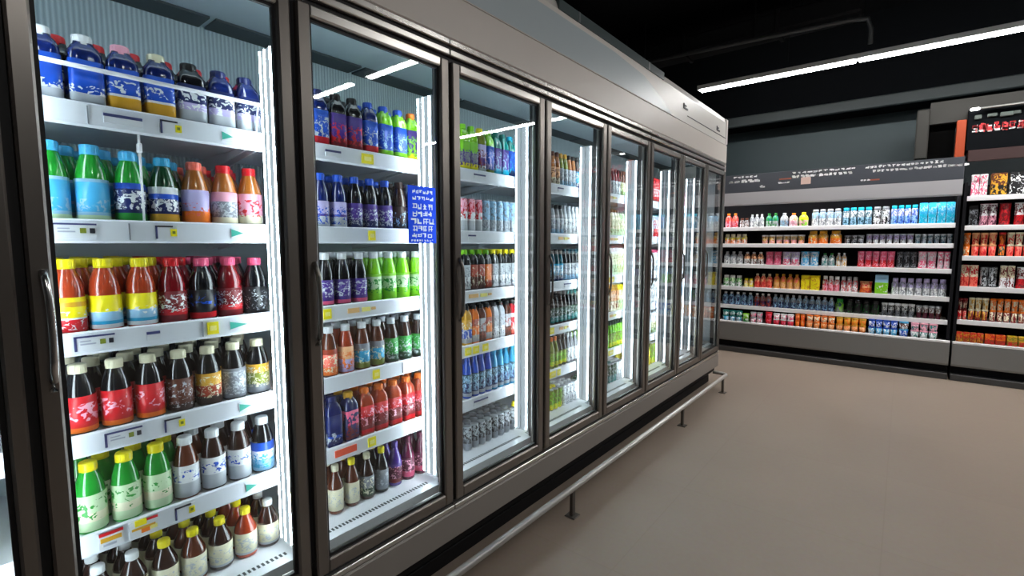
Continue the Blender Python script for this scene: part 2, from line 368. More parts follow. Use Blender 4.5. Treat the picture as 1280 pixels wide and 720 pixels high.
def cooler(i):
    y0, y1 = BN[i], BN[i+1]; W = y1-y0; gp = 'glass door coolers in the long row'
    lab = ['cut-off glass door cooler at the extreme left edge of the photo',
           'nearest glass door cooler, full of large bottles, at the left',
           'second glass door cooler, with the blue notice on its glass',
           'third glass door cooler in the row, blue bottles on its fifth shelf',
           'fourth glass door cooler in the row counted from the left',
           'fifth glass door cooler in the row, pale yellow packs on its shelves',
           'sixth glass door cooler in the row, third before the far end',
           'seventh glass door cooler in the row, next to last',
           'last glass door cooler at the far end of the row'][i]
    e = empty('glass_door_cooler', (0, 0, 0), lab, 'cooler', gp); e.location = (XF, y0, 0)
    def b(m, name, parent=e):
        o = m.build(name, parent); o.location = (-XF, -y0, 0) if parent is e else (0, 0, 0); return o
    # liner: back, ceiling with dark air slot, deck
    m = MB(); m.box(-2.10, -2.06, y0, y1, .30, 1.60, INNER); m.box(-2.10, -2.06, y0, y1, 1.60, 2.20, RIB); b(m, 'back_panel')
    m = MB(); m.box(-2.10, -1.46, y0, y1, 2.20, 2.23, INTOP); m.box(-2.06, -1.95, y0+.01, y1-.01, 2.192, 2.20, SLOT); b(m, 'liner_ceiling')
    m = MB(); m.box(-2.06, -1.46, y0, y1, .33, SH[5], WHITEM); m.box(-1.50, -1.46, y0+.01, y1-.01, SH[5], SH[5]+.012, WHITEM)
    k = y0+.03                                   # slotted air grille
    while k < y1-.03: m.box(-1.535, -1.505, k, k+.007, SH[5]+.0, SH[5]+.0012, SLOT); k += .014
    b(m, 'bottom_deck')
    if i in (0,): b(MB().box(-2.10, -1.46, y0-.03, y0, .30, 2.23, INNER), 'side_panel')
    if i == 8: b(MB().box(-2.12, XF, y1, y1+.035, .292, 2.181, FASCIA), 'side_panel')
    # shelves
    for s in range(5):
        zt = SH[s]; m = MB()
        m.box(-2.055, XL-.004, y0+.004, y1-.004, zt-.022, zt, WHITEM)
        for yy in (y0+.012, y1-.022):            # cantilever brackets
            m.prism([(-2.05, zt-.075), (-2.05, zt-.022), (-1.70, zt-.022), (-1.70, zt-.032)], yy, yy+.006, WHITEM)
        sf = b(m, 'shelf')
        r = MB(); r.prism([(XL-.012, zt-.047), (XL-.012, zt+.008), (XL-.004, zt+.010), (XL, zt+.006), (XL, zt-.044), (XL-.004, zt-.050)], y0+.004, y1-.004, LIPM)
        b(r, 'price_rail', sf)
        for t in TAGS.get(i, [[]]*6)[s]:
            price_tag(sf, t[0], yat(t[1], XL), zt-.020, t[2], .036)
        if s == 0 and i in (1,):
            w = MB(); w.tube([(XL+.012, y0+.05, 1.826), (XL+.012, y1-.002, 1.826)], .0058, WIRE, 8)
            for yy in (y0+.06, y1-.03): w.tube([(XL+.012, yy, 1.826), (XL-.004, yy, 1.745)], .003, WIRE, 6)
            b(w, 'wire_guard', sf)
        if s == 1 and i == 1:
            yy = yat(181, XL-.02); w = MB(); w.tube([(XL-.01, yy, 1.455), (XL-.01, yy, 1.70)], .003, WIRE, 6); w.bbox(XL-.018, XL-.002, yy-.005, yy+.005, 1.64, 1.665, WIRE, .002)
            b(w, 'shelf_divider', sf)
    # light column on the upright at the far side of this bay
    yc = y1
    c = MB(); c.bbox(-1.562, -1.478, yc-.020, yc-.001, .42, 1.985, P('led_housing_white', (.7,.74,.78), .35), .003)
    lc = b(c, 'light_column')
    g = MB(); 
    if i < 8:
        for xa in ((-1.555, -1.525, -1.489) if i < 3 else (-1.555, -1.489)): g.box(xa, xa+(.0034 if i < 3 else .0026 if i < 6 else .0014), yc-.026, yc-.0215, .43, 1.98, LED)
        b(g, 'led_strip', lc)
        g = MB()
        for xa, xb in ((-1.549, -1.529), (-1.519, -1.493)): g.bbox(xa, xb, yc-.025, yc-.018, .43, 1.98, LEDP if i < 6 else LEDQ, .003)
        b(g, 'lens', lc)
    if i > 0:
        yc = y0
        c = MB(); c.bbox(-1.562, -1.478, yc+.001, yc+.020, .42, 1.985, P('led_housing_white', (.7,.74,.78), .35), .003)
        lc = b(c, 'light_column'); g = MB()
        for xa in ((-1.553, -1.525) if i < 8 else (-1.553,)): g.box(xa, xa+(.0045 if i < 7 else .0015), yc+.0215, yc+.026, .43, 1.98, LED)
        b(g, 'led_strip', lc)
    if i < 8: b(MB().box(-1.462, -1.454, y0+.03, y1-.03, 2.115, 2.185, TOPFILL), 'top_fill')  # unseen glowing bar added to brighten the liner top and upper bottles
    # steel surround: uprights, header trims, sill trim
    m = MB()
    for (a, c2) in ((y0, y0+.014), (y1-.014, y1)): m.box(-1.476, XF-.006, a, c2, .387, 2.15, GASKET)
    m.box(-1.452, XF-.006, y0+.014, y1-.014, 2.10, 2.15, GASKET); m.box(-1.452, XF-.006, y0+.014, y1-.014, .335, .352, GASKET)
    b(m, 'frame_seal')
    m = MB(); m.bbox(-1.42, XF+.012, y0+.0015, y1-.0015, 2.118, 2.140, STEELH, .003); m.bbox(-1.42, XF+.010, y0+.0015, y1-.0015, 2.158, 2.180, STEELH, .003)
    m.box(-1.42, XF-.003, y0, y1, 2.14, 2.158, GASKET); b(m, 'header_trim')
    m = MB(); m.bbox(-1.42, XF+.012, y0+.0015, y1-.0015, .302, .322, STEELH, .003); m.box(-1.42, XF-.003, y0, y1, .292, .335, GASKET); b(m, 'sill_trim')
    # door
    a, c2 = y0+.009, y1-.009; zb, zt = .338, 2.098
    fw = (.030, .038, .042)[min(i, 2)]
    dr = empty('x', (0,0,0), '', ''); dr.name = 'door'; del dr['label']; del dr['category']; dr.parent = e
    dr.location = (0, 0, 0)
    def q(m, name): o = m.build(name, dr); o.location = (-XF, -y0, 0); return o
    f = MB(); X0, X1 = XF-.035, XF+.014
    for (u, w) in ((a, a+fw), (c2-fw, c2)): f.bbox(X0, X1, u, w, zb, zt, STEEL, .005)
    f.bbox(X0, X1-.001, a+fw-.002, c2-fw+.002, zt-.034, zt, STEELH, .005); f.bbox(X0, X1-.001, a+fw-.002, c2-fw+.002, zb, zb+.046, STEEL, .005)
    q(f, 'door_frame')
    f = MB(); t = .009                             # dark printed border round the pane
    for (u, w, z0, z1) in ((a+fw, a+fw+t, zb+.046, zt-.034), (c2-fw-t, c2-fw, zb+.046, zt-.034), (a+fw+t, c2-fw-t, zt-.034-t, zt-.034), (a+fw+t, c2-fw-t, zb+.046, zb+.046+t)):
        f.box(XF-.013, XF-.001, u, w, z0, z1, GASKET)
    q(f, 'pane_seal')
    q(MB().box(XF-.010, XF-.004, a+fw+.001, c2-fw-.001, zb+.047, zt-.035, GLASS), 'glass_pane')
    yh = a+fw*.62
    f = MB(); zs = 1.345; ze = 1.09; pts = []
    for k in range(13):
        u = k/12; pts.append((XF+.014+.018*min(1, sin(pi*u)*2.2), yh+.004*sin(pi*u), ze+(zs-ze)*u))
    f.tube(pts, .0075 if i < 4 else .0055, BRIGHT if i == 1 else STEEL, 10)
    q(f, 'door_handle')
    return e
for i in range(9): cooler(i)

# continuous parts of the row
Y0, Y1 = BN[0], BN[-1]+.035
m = MB(); m.bbox(-1.452, XF+.004, Y0, Y1, 2.183, 2.352, FASCIA, .006); m.box(-2.12, -1.452, Y0, Y1, 2.235, 2.352, FASCIA)
can = m.build('cooler_canopy'); tag(can, 'long grey canopy panel running above all the glass doors', 'canopy')
m = MB()
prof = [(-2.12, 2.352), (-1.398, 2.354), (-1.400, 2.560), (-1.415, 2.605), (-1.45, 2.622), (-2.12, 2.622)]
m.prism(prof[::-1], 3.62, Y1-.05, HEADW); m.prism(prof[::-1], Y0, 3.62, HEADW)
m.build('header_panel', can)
# header's reflected light gradient, painted as a blue-grey wedge narrowing to the far end
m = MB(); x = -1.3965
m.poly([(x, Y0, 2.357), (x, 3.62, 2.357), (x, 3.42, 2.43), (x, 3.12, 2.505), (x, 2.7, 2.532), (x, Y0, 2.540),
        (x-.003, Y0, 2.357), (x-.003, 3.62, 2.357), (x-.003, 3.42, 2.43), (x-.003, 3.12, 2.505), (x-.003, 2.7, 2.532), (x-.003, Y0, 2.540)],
       [(0,1,2,3,4,5), (11,10,9,8,7,6)]+[(k, k+6, (k+1)%6+6, (k+1)%6) for k in range(6)], HEADREFL)
m.build('header_light_wedge', can)
m = MB(); zz = [(2.05, 2.552), (3.42, 2.575)]
m.box(-1.43, -1.394, 2.10, 3.45, 2.562, 2.612, P('dark_tinted_strip', (.10,.135,.14), .25)); 
for yy in (2.28, 3.18): m.box(-1.43, -1.3925, yy, yy+.02, 2.562, 2.612, P('grey_strip_joint', (.16,.19,.2), .3))
m.build('window_strip', can)
m = MB(); m.bbox(-1.42, -1.392, Y1-.06, Y1, 2.354, 2.60, HEADW, .01); m.build('end_trim', can)
GREYP = P('grey_logo_print', (.12,.12,.13), .5)
m = MB()
for (yy, z) in ((3.86, 2.475), (4.72, 2.46)):
    m.box(-1.40, -1.3935, yy, yy+.055, z, z+.012, GREYP); m.box(-1.40, -1.3935, yy+.02, yy+.09, z-.02, z-.008, GREYP)
    m.box(-1.40, -1.3935, yy, yy+.015, z-.02, z+.02, GREYP)
m.build('maker_mark', can)
m = MB(); m.box(-1.40, -1.3945, 3.95, Y1-.06, 2.412, 2.416, GREYP); m.build('panel_seam', can)

m = MB(); m.bbox(-2.12, XF+.002, Y0, Y1, .165, .290, BASEP, .008)
base = m.build('cooler_plinth'); tag(base, 'long grey base panel with black kick space under the glass doors', 'plinth')
m = MB(); m.box(-2.10, -1.52, Y0, Y1-.02, 0, .165, BLACKM); m.bbox(-1.52, -1.43, Y0, Y1-.02, .115, .160, BLACKM, .004)
m.bbox(-1.50, -1.475, Y0, Y1-.04, .0, .07, BLACKM, .004)
m.build('kick_plate', base)
# bumper rail
RAIL = P('satin_rail_steel', (.66, .65, .62), .42, .6)
m = MB(); R = .017; zr = .148; xr = -1.255
path = [(xr, -.5, zr), (xr, 4.80, zr)]
for k in range(1, 7):
    t = k/6*pi/2; path.append((xr-.06*(1-cos(t)), 4.80+.06*sin(t), zr))
path.append((-1.386, 4.86, zr))
m.tube(path, R, RAIL, 12)
rail = m.build('bumper_rail'); tag(rail, 'low steel bumper rail on short posts along the cooler row', 'bumper rail')
for yy in (.45, 2.05, 3.65, 4.72):
    MB().bbox(xr-.009, xr+.009, yy-.014, yy+.014, .005, zr-R+.004, P('dark_post_steel', (.12,.11,.10), .4, .7), .002).build('post', rail)
    MB().bbox(xr-.03, xr+.03, yy-.03, yy+.03, 0, .006, P('dark_post_steel', (.12,.11,.10), .4, .7), .002).build('foot_plate', rail)

def paper(name, col):
    m, n, l = nt(name); n.remove(n['Principled BSDF'])
    d = n.new('ShaderNodeBsdfDiffuse'); t = n.new('ShaderNodeBsdfTranslucent'); d.inputs[0].default_value = t.inputs[0].default_value = (*col, 1)
    x = n.new('ShaderNodeMixShader'); x.inputs[0].default_value = .5
    l.new(d.outputs[0], x.inputs[1]); l.new(t.outputs[0], x.inputs[2]); l.new(x.outputs[0], n['Material Output'].inputs[0]); return m
# blue notice on the second door's glass
WHITEP = P('white_print', (.95,.95,.96), .5)
NOTEW = paper('white_notice_print', (.96,.96,.97))
def glyphs(m, face, u0, u1, z0, z1, n, mat, rnd, d=.0012, th=.16):
    """n illegible block characters in a strip; face(u, z, depth) gives the point"""
    cw = (u1-u0)/n
    for k in range(n):
        a = u0+k*cw+.09*cw; b = u0+(k+1)*cw-.09*cw; w = b-a; h = z1-z0
        for _ in range(rnd.choice((2, 3))):
            z = z0+h*rnd.random()*.85; q = (a+w*.3*rnd.random(), b-w*.3*rnd.random())
            face(m, q[0], q[1], z, z+h*th, mat)
        for _ in range(rnd.choice((1, 2))):
            u = a+w*rnd.random()*.85; face(m, u, u+w*th, z0+h*.3*rnd.random(), z1-h*.25*rnd.random(), mat)
rnd = random.Random(3)
def notice():
    nc, nr = 32, 62; grid = [[0]*nc for _ in range(nr)]
    def glyph(r0, c0, gh, gw):                       # one illegible block character
        for _ in range(2):
            r = r0+rnd.randrange(gh)
            for c in range(c0, c0+gw-rnd.randrange(2)): grid[r][c] = 1
        for c in rnd.sample(range(c0, c0+gw), 2):
            for r in range(r0+rnd.randrange(2), r0+gh-rnd.randrange(2)): grid[r][c] = 1
    for r0, gh, gw, n, c0 in ((4,4,3,6,5),(11,4,4,5,5),(19,6,5,4,5),(27,6,5,4,5),(35,6,6,4,3),(43,6,5,4,5),(51,5,5,4,4),(58,2,2,9,3)):
        for k in range(n):
            if c0+k*(gw+1)+gw < nc-1: glyph(r0, c0+k*(gw+1), gh, gw)
    y0, y1, z0, z1 = 1.135, 1.268, 1.403, 1.612; dy = (y1-y0)/nc; dz = (z1-z0)/nr; m = MB(); B = paper('royal_blue_notice', S(50,88,235)); W = paper('white_notice_print', (.97,.97,.98))
    for r in range(nr):
        for c in range(nc):
            a, b = y0+c*dy, y0+(c+1)*dy; t, u = z1-r*dz, z1-(r+1)*dz; q = W if grid[r][c] else B
            m.poly([(-1.3990,a,u),(-1.3990,b,u),(-1.3990,b,t),(-1.3990,a,t)], [(0,1,2,3)], q)
    X0, X1 = -1.4000, -1.3990
    m.poly([(X0,y0,z0),(X0,y1,z0),(X1,y1,z0),(X1,y0,z0),(X0,y0,z1),(X0,y1,z1),(X1,y1,z1),(X1,y0,z1)], [(0,3,2,1),(4,5,6,7),(1,2,6,5),(3,0,4,7)], B)
    return m
tag(notice().build('notice'), 'blue notice with rows of white print stuck on the second cooler door', 'notice')
def face_x(X):
    return lambda m, a, b, z0, z1, mat: m.box(X-.0005, X+.0008, a, b, z0, z1, mat)

# ------------------------------------------------------------------ bottles
def prof_bottle(kind, R, h):
    if kind == 'round':  # sloping shoulders, wide cap
        return [(R*.86,0),(R*.97,h*.02),(R,h*.05),(R,h*.52),(R*.98,h*.58),(R*.86,h*.70),(R*.68,h*.81),(R*.54,h*.875),(R*.50,h*.90)]
    if kind == 'grip':
        return [(R*.86,0),(R*.97,h*.02),(R,h*.05),(R,h*.50),(R*.94,h*.53),(R*.99,h*.56),(R*.95,h*.63),(R*.84,h*.72),(R*.67,h*.81),(R*.52,h*.87),(R*.50,h*.90)]
    if kind == 'slim':   # long neck
        return [(R*.86,0),(R*.97,h*.015),(R,h*.04),(R,h*.55),(R*.92,h*.62),(R*.66,h*.74),(R*.46,h*.83),(R*.40,h*.90)]
    if kind == 'square':
        return [(R*.86,0),(R*.97,h*.02),(R,h*.05),(R,h*.66),(R*.96,h*.74),(R*.80,h*.82),(R*.60,h*.87),(R*.56,h*.90)]
CAPR = dict(round=.56, grip=.56, slim=.46, square=.62)
LABZ = dict(round=(.05,.56), grip=(.05,.50), slim=(.08,.52), square=(.06,.64))
MCACHE = {}
def plastic(c): return P('bottle_'+c, COL[c], .13, coat=.5, spec=.6)
def capm(c): return P('cap_'+c, COL[c], .35)

def bottle_meshes(kind, R, h, body, cap, lab):
    key = (kind, R, h, body, cap, lab)
    if key in MCACHE: return MCACHE[key]
    sq = 1 if kind == 'square' else 0
    b = MB().lathe(prof_bottle(kind, R, h), plastic(body), 24, sq=sq).mesh('bottle_body')
    cr = R*CAPR[kind]; c = MB(); pts = [(cr*.97,h*.885),(cr,h*.895),(cr,h*.985),(cr*.93,h)]
    c.lathe(pts, capm(cap), 24)
    for k in range(0, 24, 2):                      # knurls
        a = 2*pi*k/24; c.box(cr*cos(a)-.0006, cr*cos(a)+.0006, cr*sin(a)-.0006, cr*sin(a)+.0006, h*.90, h*.98, capm(cap))
    c.lathe([(cr*1.03,h*.872),(cr*1.03,h*.884)], capm(cap), 24)
    cm = c.mesh('cap')
    z0, z1 = LABZ[kind]; lr = R*1.012; l = MB()
    l.lathe([(lr,h*z0),(lr,h*z1)], label_mat(*lab), 24, sq=sq) if sq else l.lathe([(lr,h*z0),(lr,h*z1)], label_mat(*lab), 24)
    MCACHE[key] = (b, cm, l.mesh('label')); return MCACHE[key]

def lb(stops, ink=None, zr=(.3,.8), scale=7, cover=.53):
    return (tuple((z, COL[c]) for z, c in stops), COL[ink] if ink else None, zr, scale, cover)

GROUPS = {}
REAR = MB()
def put_row(ci, si, items, ystart, pitch, R, x=-1.625, rows=1, kind_default='round', h=.185, rearrow=0, hidden=0):
    """items = [(description, shape, body, cap, label, height)...] from left to right"""
    R = round(min(R, pitch*(.45 if any(t and t[1] == 'square' for t in items) and ci > 1 else .475 if ci > 1 else .485)), 4)
    counts = {}
    for it in items:
        if it: counts[it[0]] = counts.get(it[0], 0)+1
    seen = {}
    z = SH[si] if si < 5 else SH[5]
    for k, it in enumerate(items):
        if it is None: continue
        desc, kind, body, cap, lab = it[:5]; hh = it[5] if len(it) > 5 else h
        y = ystart+k*pitch+random.uniform(-.0015, .0015); xx = min(x, XL-.0145-R)+random.uniform(-.003, 0)
        seen[desc] = seen.get(desc, 0)+1; n = counts[desc]
        place = '%s, %s' % (SN[si], CN[ci])
        if desc.endswith('*'):
            label = desc[:-1]+', behind the front row, '+place if n == 1 else desc[:-1]+', %s of %s, rear row, %s' % (ORD[seen[desc]], NUM[n], place)
        else:
            label = desc+', '+place if n == 1 else desc+', %s of %s, %s' % (ORD[seen[desc]], NUM[n], place)
        assert len(label.split()) <= 16, label
        yaw = random.uniform(0, 6.28)
        g = 'drinks on the %s of the %s' % (SN[si], CN[ci])
        if kind in ('can', 'carton', 'tallcan', 'pouch'):
            o = make_item(kind, R, hh, body, cap, lab); nm = {'can':'drink_can','tallcan':'drink_can','carton':'drink_carton','pouch':'snack_bag'}[kind]
            ob = bpy.data.objects.new(nm, o); C.objects.link(ob); yaw = 0
            tag(ob, label, {'drink_can':'can','drink_carton':'carton','snack_bag':'bag'}[nm], g)
        else:
            b, c, l = bottle_meshes(kind, R, hh, body, cap, lab)
            ob = bpy.data.objects.new('drink_bottle', b); C.objects.link(ob); tag(ob, label, 'bottle', g)
            if kind == 'square': yaw = random.uniform(-.12, .12)
            for nm, me in (('cap', c), ('label', l)):
                ch = bpy.data.objects.new(nm, me); C.objects.link(ch); ch.parent = ob
        ob.location = (xx, y, z+.0005); ob.rotation_euler = (0, 0, yaw)
        if rearrow:
            for r in range(rearrow[0], rearrow[1]):
                xr_ = xx-(2*R+(.012 if kind == 'square' else .005))*r
                if xr_-R < -2.05: break
                if kind in ('can','tallcan','carton','pouch'):
                    REAR.lathe([(R*.9,0),(R,.004),(R,hh-.01),(R*.85,hh)], item_body(body, lab), 12, (xr_, y, z+.0005))
                else:
                    REAR.lathe(prof_bottle(kind, R*.96, hh), plastic(body), 12, (xr_, y, z+.0005))
                    z0, z1 = LABZ[kind]
                    REAR.lathe([(R,hh*z0),(R,hh*z1)], P('rear_label_%s' % str(lab[0][-1][1]), lab[0][-1][1], .4), 12, (xr_, y, z+.0005))
                    REAR.lathe([(R*CAPR[kind],hh*.88),(R*CAPR[kind],hh)], capm(cap), 12, (xr_, y, z+.0005))

def item_body(body, lab):
    if lab: return label_mat(*lab)
    return P('pack_'+body, COL[body], .35)
def make_item(kind, R, h, body, cap, lab):
    key = (kind, R, h, body, cap, lab)
    if key in MCACHE: return MCACHE[key]
    m = MB(); bm = item_body(body, lab); cm = P('pack_'+cap, COL[cap], .3, .6 if cap == 'silver' else 0)
    if kind in ('can', 'tallcan'):
        m.lathe([(R*.86,.004),(R,.012),(R,h-.014),(R*.86,h-.004)], bm, 16)
        m.lathe([(R*.84,0),(R*.87,.0045)], cm, 16); m.lathe([(R*.87,h-.0045),(R*.88,h-.001),(R*.80,h)], cm, 16)
    elif kind == 'carton':
        m.bbox(-R, R, -R, R, 0, h*.80, bm, .002)
        m.poly([(-R,-R,h*.8),(R,-R,h*.8),(R,R,h*.8),(-R,R,h*.8),(-R*.05,-R,h*.96),(-R*.05,R,h*.96),(R*.05,-R,h*.96),(R*.05,R,h*.96)],
               [(0,4,5,3),(1,2,7,6),(0,1,6,4),(2,3,5,7),(4,6,7,5)], cm)
        m.box(-R*.06, R*.06, -R, R, h*.95, h, cm)
    elif kind == 'pouch':
        n = 7; pts = []; F = []
        for j in range(n):
            v = j/(n-1); t = R*.62*(sin(pi*min(1, v*1.0+.02)))**.55+.001; w = R*(1-.06*sin(pi*v))
            pts += [(-t*.7,-w*.55,v*h),(t*.2,-w,v*h),(t,-w*.45,v*h),(t,w*.45,v*h),(t*.2,w,v*h),(-t*.7,w*.55,v*h)]
        for j in range(n-1):
            for k in range(6): F.append((j*6+k, j*6+(k+1)%6, (j+1)*6+(k+1)%6, (j+1)*6+k))
        F += [tuple(range(6))[::-1], tuple((n-1)*6+k for k in range(6))]
        m.poly(pts, F, bm, True); m.box(-.0015, .0015, -R*.98, R*.98, h*.975, h, cm)
    elif kind == 'tub':
        m.lathe([(R*.78,0),(R*.82,.004),(R*.97,h*.86)], bm, 16); m.lathe([(R*1.03,h*.86),(R*1.03,h*.97),(R*.98,h)], cm, 16)
    elif kind == 'tubs':  # two tubs stacked
        for q in (0, .5):
            m.lathe([(R*.80,h*q),(R*.84,h*q+.003),(R*.97,h*(q+.42))], bm, 16); m.lathe([(R*1.02,h*(q+.42)),(R*1.02,h*(q+.485)),(R*.97,h*(q+.5))], cm, 16)
    elif kind == 'jar':
        m.lathe([(R*.9,0),(R,h*.06),(R,h*.62),(R*.86,h*.74),(R*.72,h*.78)], bm, 16); m.lathe([(R*.76,h*.78),(R*.76,h*.98),(R*.70,h)], cm, 16)
    elif kind == 'flask':
        m.lathe([(R*.9,0),(R,h*.04),(R,h*.60),(R*.80,h*.74),(R*.42,h*.84),(R*.40,h*.88)], bm, 16); m.lathe([(R*.46,h*.87),(R*.46,h*.98),(R*.40,h)], cm, 16)
    elif kind == 'spray':
        m.lathe([(R*.95,0),(R,h*.03),(R,h*.78),(R*.86,h*.82)], bm, 16); m.lathe([(R*.82,h*.82),(R*.82,h*.96),(R*.72,h)], cm, 16)
    elif kind == 'box':
        m.bbox(-R*.9, R*.9, -R, R, 0, h, bm, .003); m.box(-R*.905, R*.905, -R*.55, R*.55, h*.999, h*1.004, cm)
    MCACHE[key] = m.mesh('product'); return MCACHE[key]

# --- nearest cooler
CW = dict(sky='blue', aqua='blue', salmon='red', dgreen='dark green', dred='dark red', dbrown='dark brown', rust='red-brown')
def rear(row): return [('%s bottle with %s cap*' % (CW.get(d[2], d[2]), CW.get(d[3], d[3])),)+d[1:] for d in row[:6]]
A = 1
Lb1 = lb([(0,'silver'),(.22,'blue')], 'white', (.22,.42), 5, .54)
Lb1y = lb([(0,'gold'),(.30,'white'),(.36,'blue')], 'white', (.40,.70), 5, .55)
Lb1w = lb([(0,'silver'),(.3,'lilac'),(.5,'navy')], 'white', (.3,.8), 5, .54)
ys, pt = .226, .0770
put_row(A, 0, [('navy bottle, white cap, blue and silver label','square','navy','white',Lb1,.178)]*2+
    [('navy bottle, pink cap, blue and yellow label','square','navy','lpink',Lb1y,.176),('navy bottle, cream cap, blue and yellow label','square','navy','cream',Lb1y,.176),
     ('black bottle, black cap, dark blue label','square','black','black',Lb1w,.174)]+[('navy bottle, navy cap, white-printed label','square','navy','navy',Lb1w,.174)]*2, ys, pt, .0325, rearrow=(2,5))
put_row(A, 0, [('dark bottle with red cap*','square','black','red',Lb1w,.184)]*6, ys+.038, pt, .0325, x=-1.697)
L2a = lb([(0,'pgreen'),(.10,'lblue'),(.18,'sky'),(.92,'lblue')], 'lblue', (.2,.5), 5, .55)
L2b = lb([(0,'green'),(.2,'navy'),(.85,'blue')], 'white', (.3,.8), 6, .5)
L2c = lb([(0,'gold'),(.22,'navy'),(.3,'white'),(.65,'blue'),(.8,'white')], 'navy', (.3,.65), 6, .5)
L2d = lb([(0,'orange'),(.35,'lilac')], 'salmon', (.2,.6), 5, .55)
L2e = lb([(0,'cream'),(.2,'silver'),(.7,'lpink')], 'grey', (.2,.7), 7, .5)
L2f = lb([(0,'cream'),(.3,'lpink')], 'red', (.25,.8), 6, .55)
row2 = [('green bottle with blue cap and light blue label','round','green','sky',L2a,.198)]*2+[('green bottle with blue cap and navy label','round','green','sky',L2b,.192),
    ('dark green bottle with blue cap and white label','round','dgreen','aqua',L2c,.186),('amber bottle with red cap and orange label','round','amber','salmon',L2d,.184),
    ('amber bottle with red cap and grey label','round','amber','red',L2e,.184),('amber bottle with red cap and pink label','round','amber','red',L2f,.184)]
put_row(A, 1, row2, .224, .0775, .0345, rearrow=(2,5))
put_row(A, 1, rear(row2), .262, .0775, .0345, x=-1.699)
L3a = lb([(0,'red'),(.35,'white'),(.40,'yellow'),(.72,'gold'),(.86,'yellow')], 'white', (.05,.6), 6, .57)
L3b = lb([(0,'white'),(.12,'aqua'),(.22,'lblue'),(.5,'yellow')], 'white', (.3,.6), 4, .6)
L3c = lb([(0,'dred'),(.2,'red'),(.4,'dred')], 'white', (.3,.9), 9, .56)
L3d = lb([(0,'red'),(.2,'black')], 'blue', (.35,.85), 4, .56)
L3e = lb([(0,'black')], 'silver', (.1,.9), 10, .6)
row3 = [('red bottle, yellow cap, yellow and red label','grip','rust','yellow',L3a,.190)]+[('red bottle, yellow cap, yellow and white label','grip','rust','yellow',L3b,.190)]*2+[
    ('red bottle with red cap and dark red label','grip','dred','red',L3c,.188),('black bottle with pink cap and blue emblem','grip','black','pink',L3d,.186),
    ('dark red bottle with pink cap','grip','dred','pink',L3c,.186),('black bottle with pink cap and grey print','grip','black','pink',L3e,.184)]
put_row(A, 2, row3, .236, .0757, .0345, rearrow=(2,5))
put_row(A, 2, rear(row3), .274, .0757, .0345, x=-1.699)
L4a = lb([(0,'orange'),(.14,'red')], 'lpink', (.3,.8), 4, .58)
L4b = lb([(0,'dbrown'),(.2,'brown')], 'silver', (.1,.9), 9, .6)
L4c = lb([(0,'dbrown'),(.25,'rust'),(.6,'gold')], 'cream', (.2,.9), 8, .56)
L4d = lb([(0,'grey')], 'silver', (.1,.9), 8, .52)
L4e = lb([(0,'grey'),(.3,'olive'),(.7,'gold')], 'cream', (.2,.9), 8, .54)
row4 = [('black bottle with cream cap and red label','round','black','cream',L4a,.182)]*3+[('black bottle with cream cap and brown label','round','black','cream',L4b,.180),
    ('black bottle with cream cap and orange-brown label','round','black','cream',L4c,.180),('black bottle with cream cap and grey label','round','black','cream',L4d,.180),('black bottle with cream cap and gold label','round','black','cream',L4e,.180)]
put_row(A, 3, row4, .246, .0735, .0335, rearrow=(2,5))
put_row(A, 3, rear(row4), .284, .0735, .0335, x=-1.697)
L5a = lb([(0,'pgreen'),(.25,'cream'),(.5,'pgreen')], 'green', (.3,.9), 4, .6)
L5b = lb([(0,'silver'),(.45,'white')], 'blue', (.5,.85), 6, .56)
L5c = lb([(0,'lblue'),(.4,'white'),(.7,'blue')], 'aqua', (.1,.6), 6, .52)
row5 = [('green bottle with yellow cap and pale label','round','green','yellow',L5a,.186)]*3+[('brown bottle with white cap and white label','round','brown','white',L5b,.184)]+[
    ('black bottle with white cap and white label','round','dbrown','white',L5b,.184)]*2+[('black bottle with white cap and blue label','round','black','white',L5c,.182)]
put_row(A, 4, row5, .250, .0730, .0335, rearrow=(2,5))
put_row(A, 4, rear(row5), .288, .0730, .0335, x=-1.697)
L6 = lb([(0,'silver'),(.1,'cream')], 'silver', (.2,.8), 6, .55)
row6 = [('dark bottle with white cap','slim','dbrown','white',L6,.16)]*2+[('dark bottle, yellow cap, cream label','slim','dbrown','yellow',L6,.158),('light brown bottle, yellow cap, cream label','slim','brown','yellow',L6,.158),
    ('dark brown bottle, yellow cap, cream label','slim','dbrown','yellow',L6,.158),('orange bottle, yellow cap, cream label','slim','rust','yellow',L6,.158),('dark brown bottle, white cap, cream label','slim','dbrown','white',L6,.155)]
put_row(A, 5, row6, .252, .0742, .033, rearrow=(1,5))

# --- second cooler
A = 2; X2 = -1.625
def span(px0, px1, n, R, X=X2):
    a = yat(px0, X)+0; b = yat(px1, X); p = (b-a)/n; return a+p/2, p
M1a = lb([(0,'red'),(.2,'blue')], 'silver', (.2,.8), 6, .55); M1b = lb([(0,'dred'),(.25,'purple')], 'red', (.1,.7), 6, .53)
M1c = lb([(0,'lime'),(.15,'blue')], 'lblue', (.2,.8), 6, .55); M1d = lb([(0,'yellow'),(.2,'purple')], 'lime', (.1,.8), 6, .5)
r = [('navy bottle with blue and red label','square','navy','navy',M1a)]*1+[('dark bottle with purple and red label','square','black','black',M1b)]*2+[('navy bottle, navy cap, blue label','square','navy','blue',M1a)]+[
     ('lime bottle with blue cap and blue label','square','lime','blue',M1c)]*2+[('lime bottle, orange cap, purple label','square','lime','orange',M1d)]
a, p = span(391, 524, 7, .03); put_row(A, 0, r, a, p, .0285, h=.198, rearrow=(1,4))
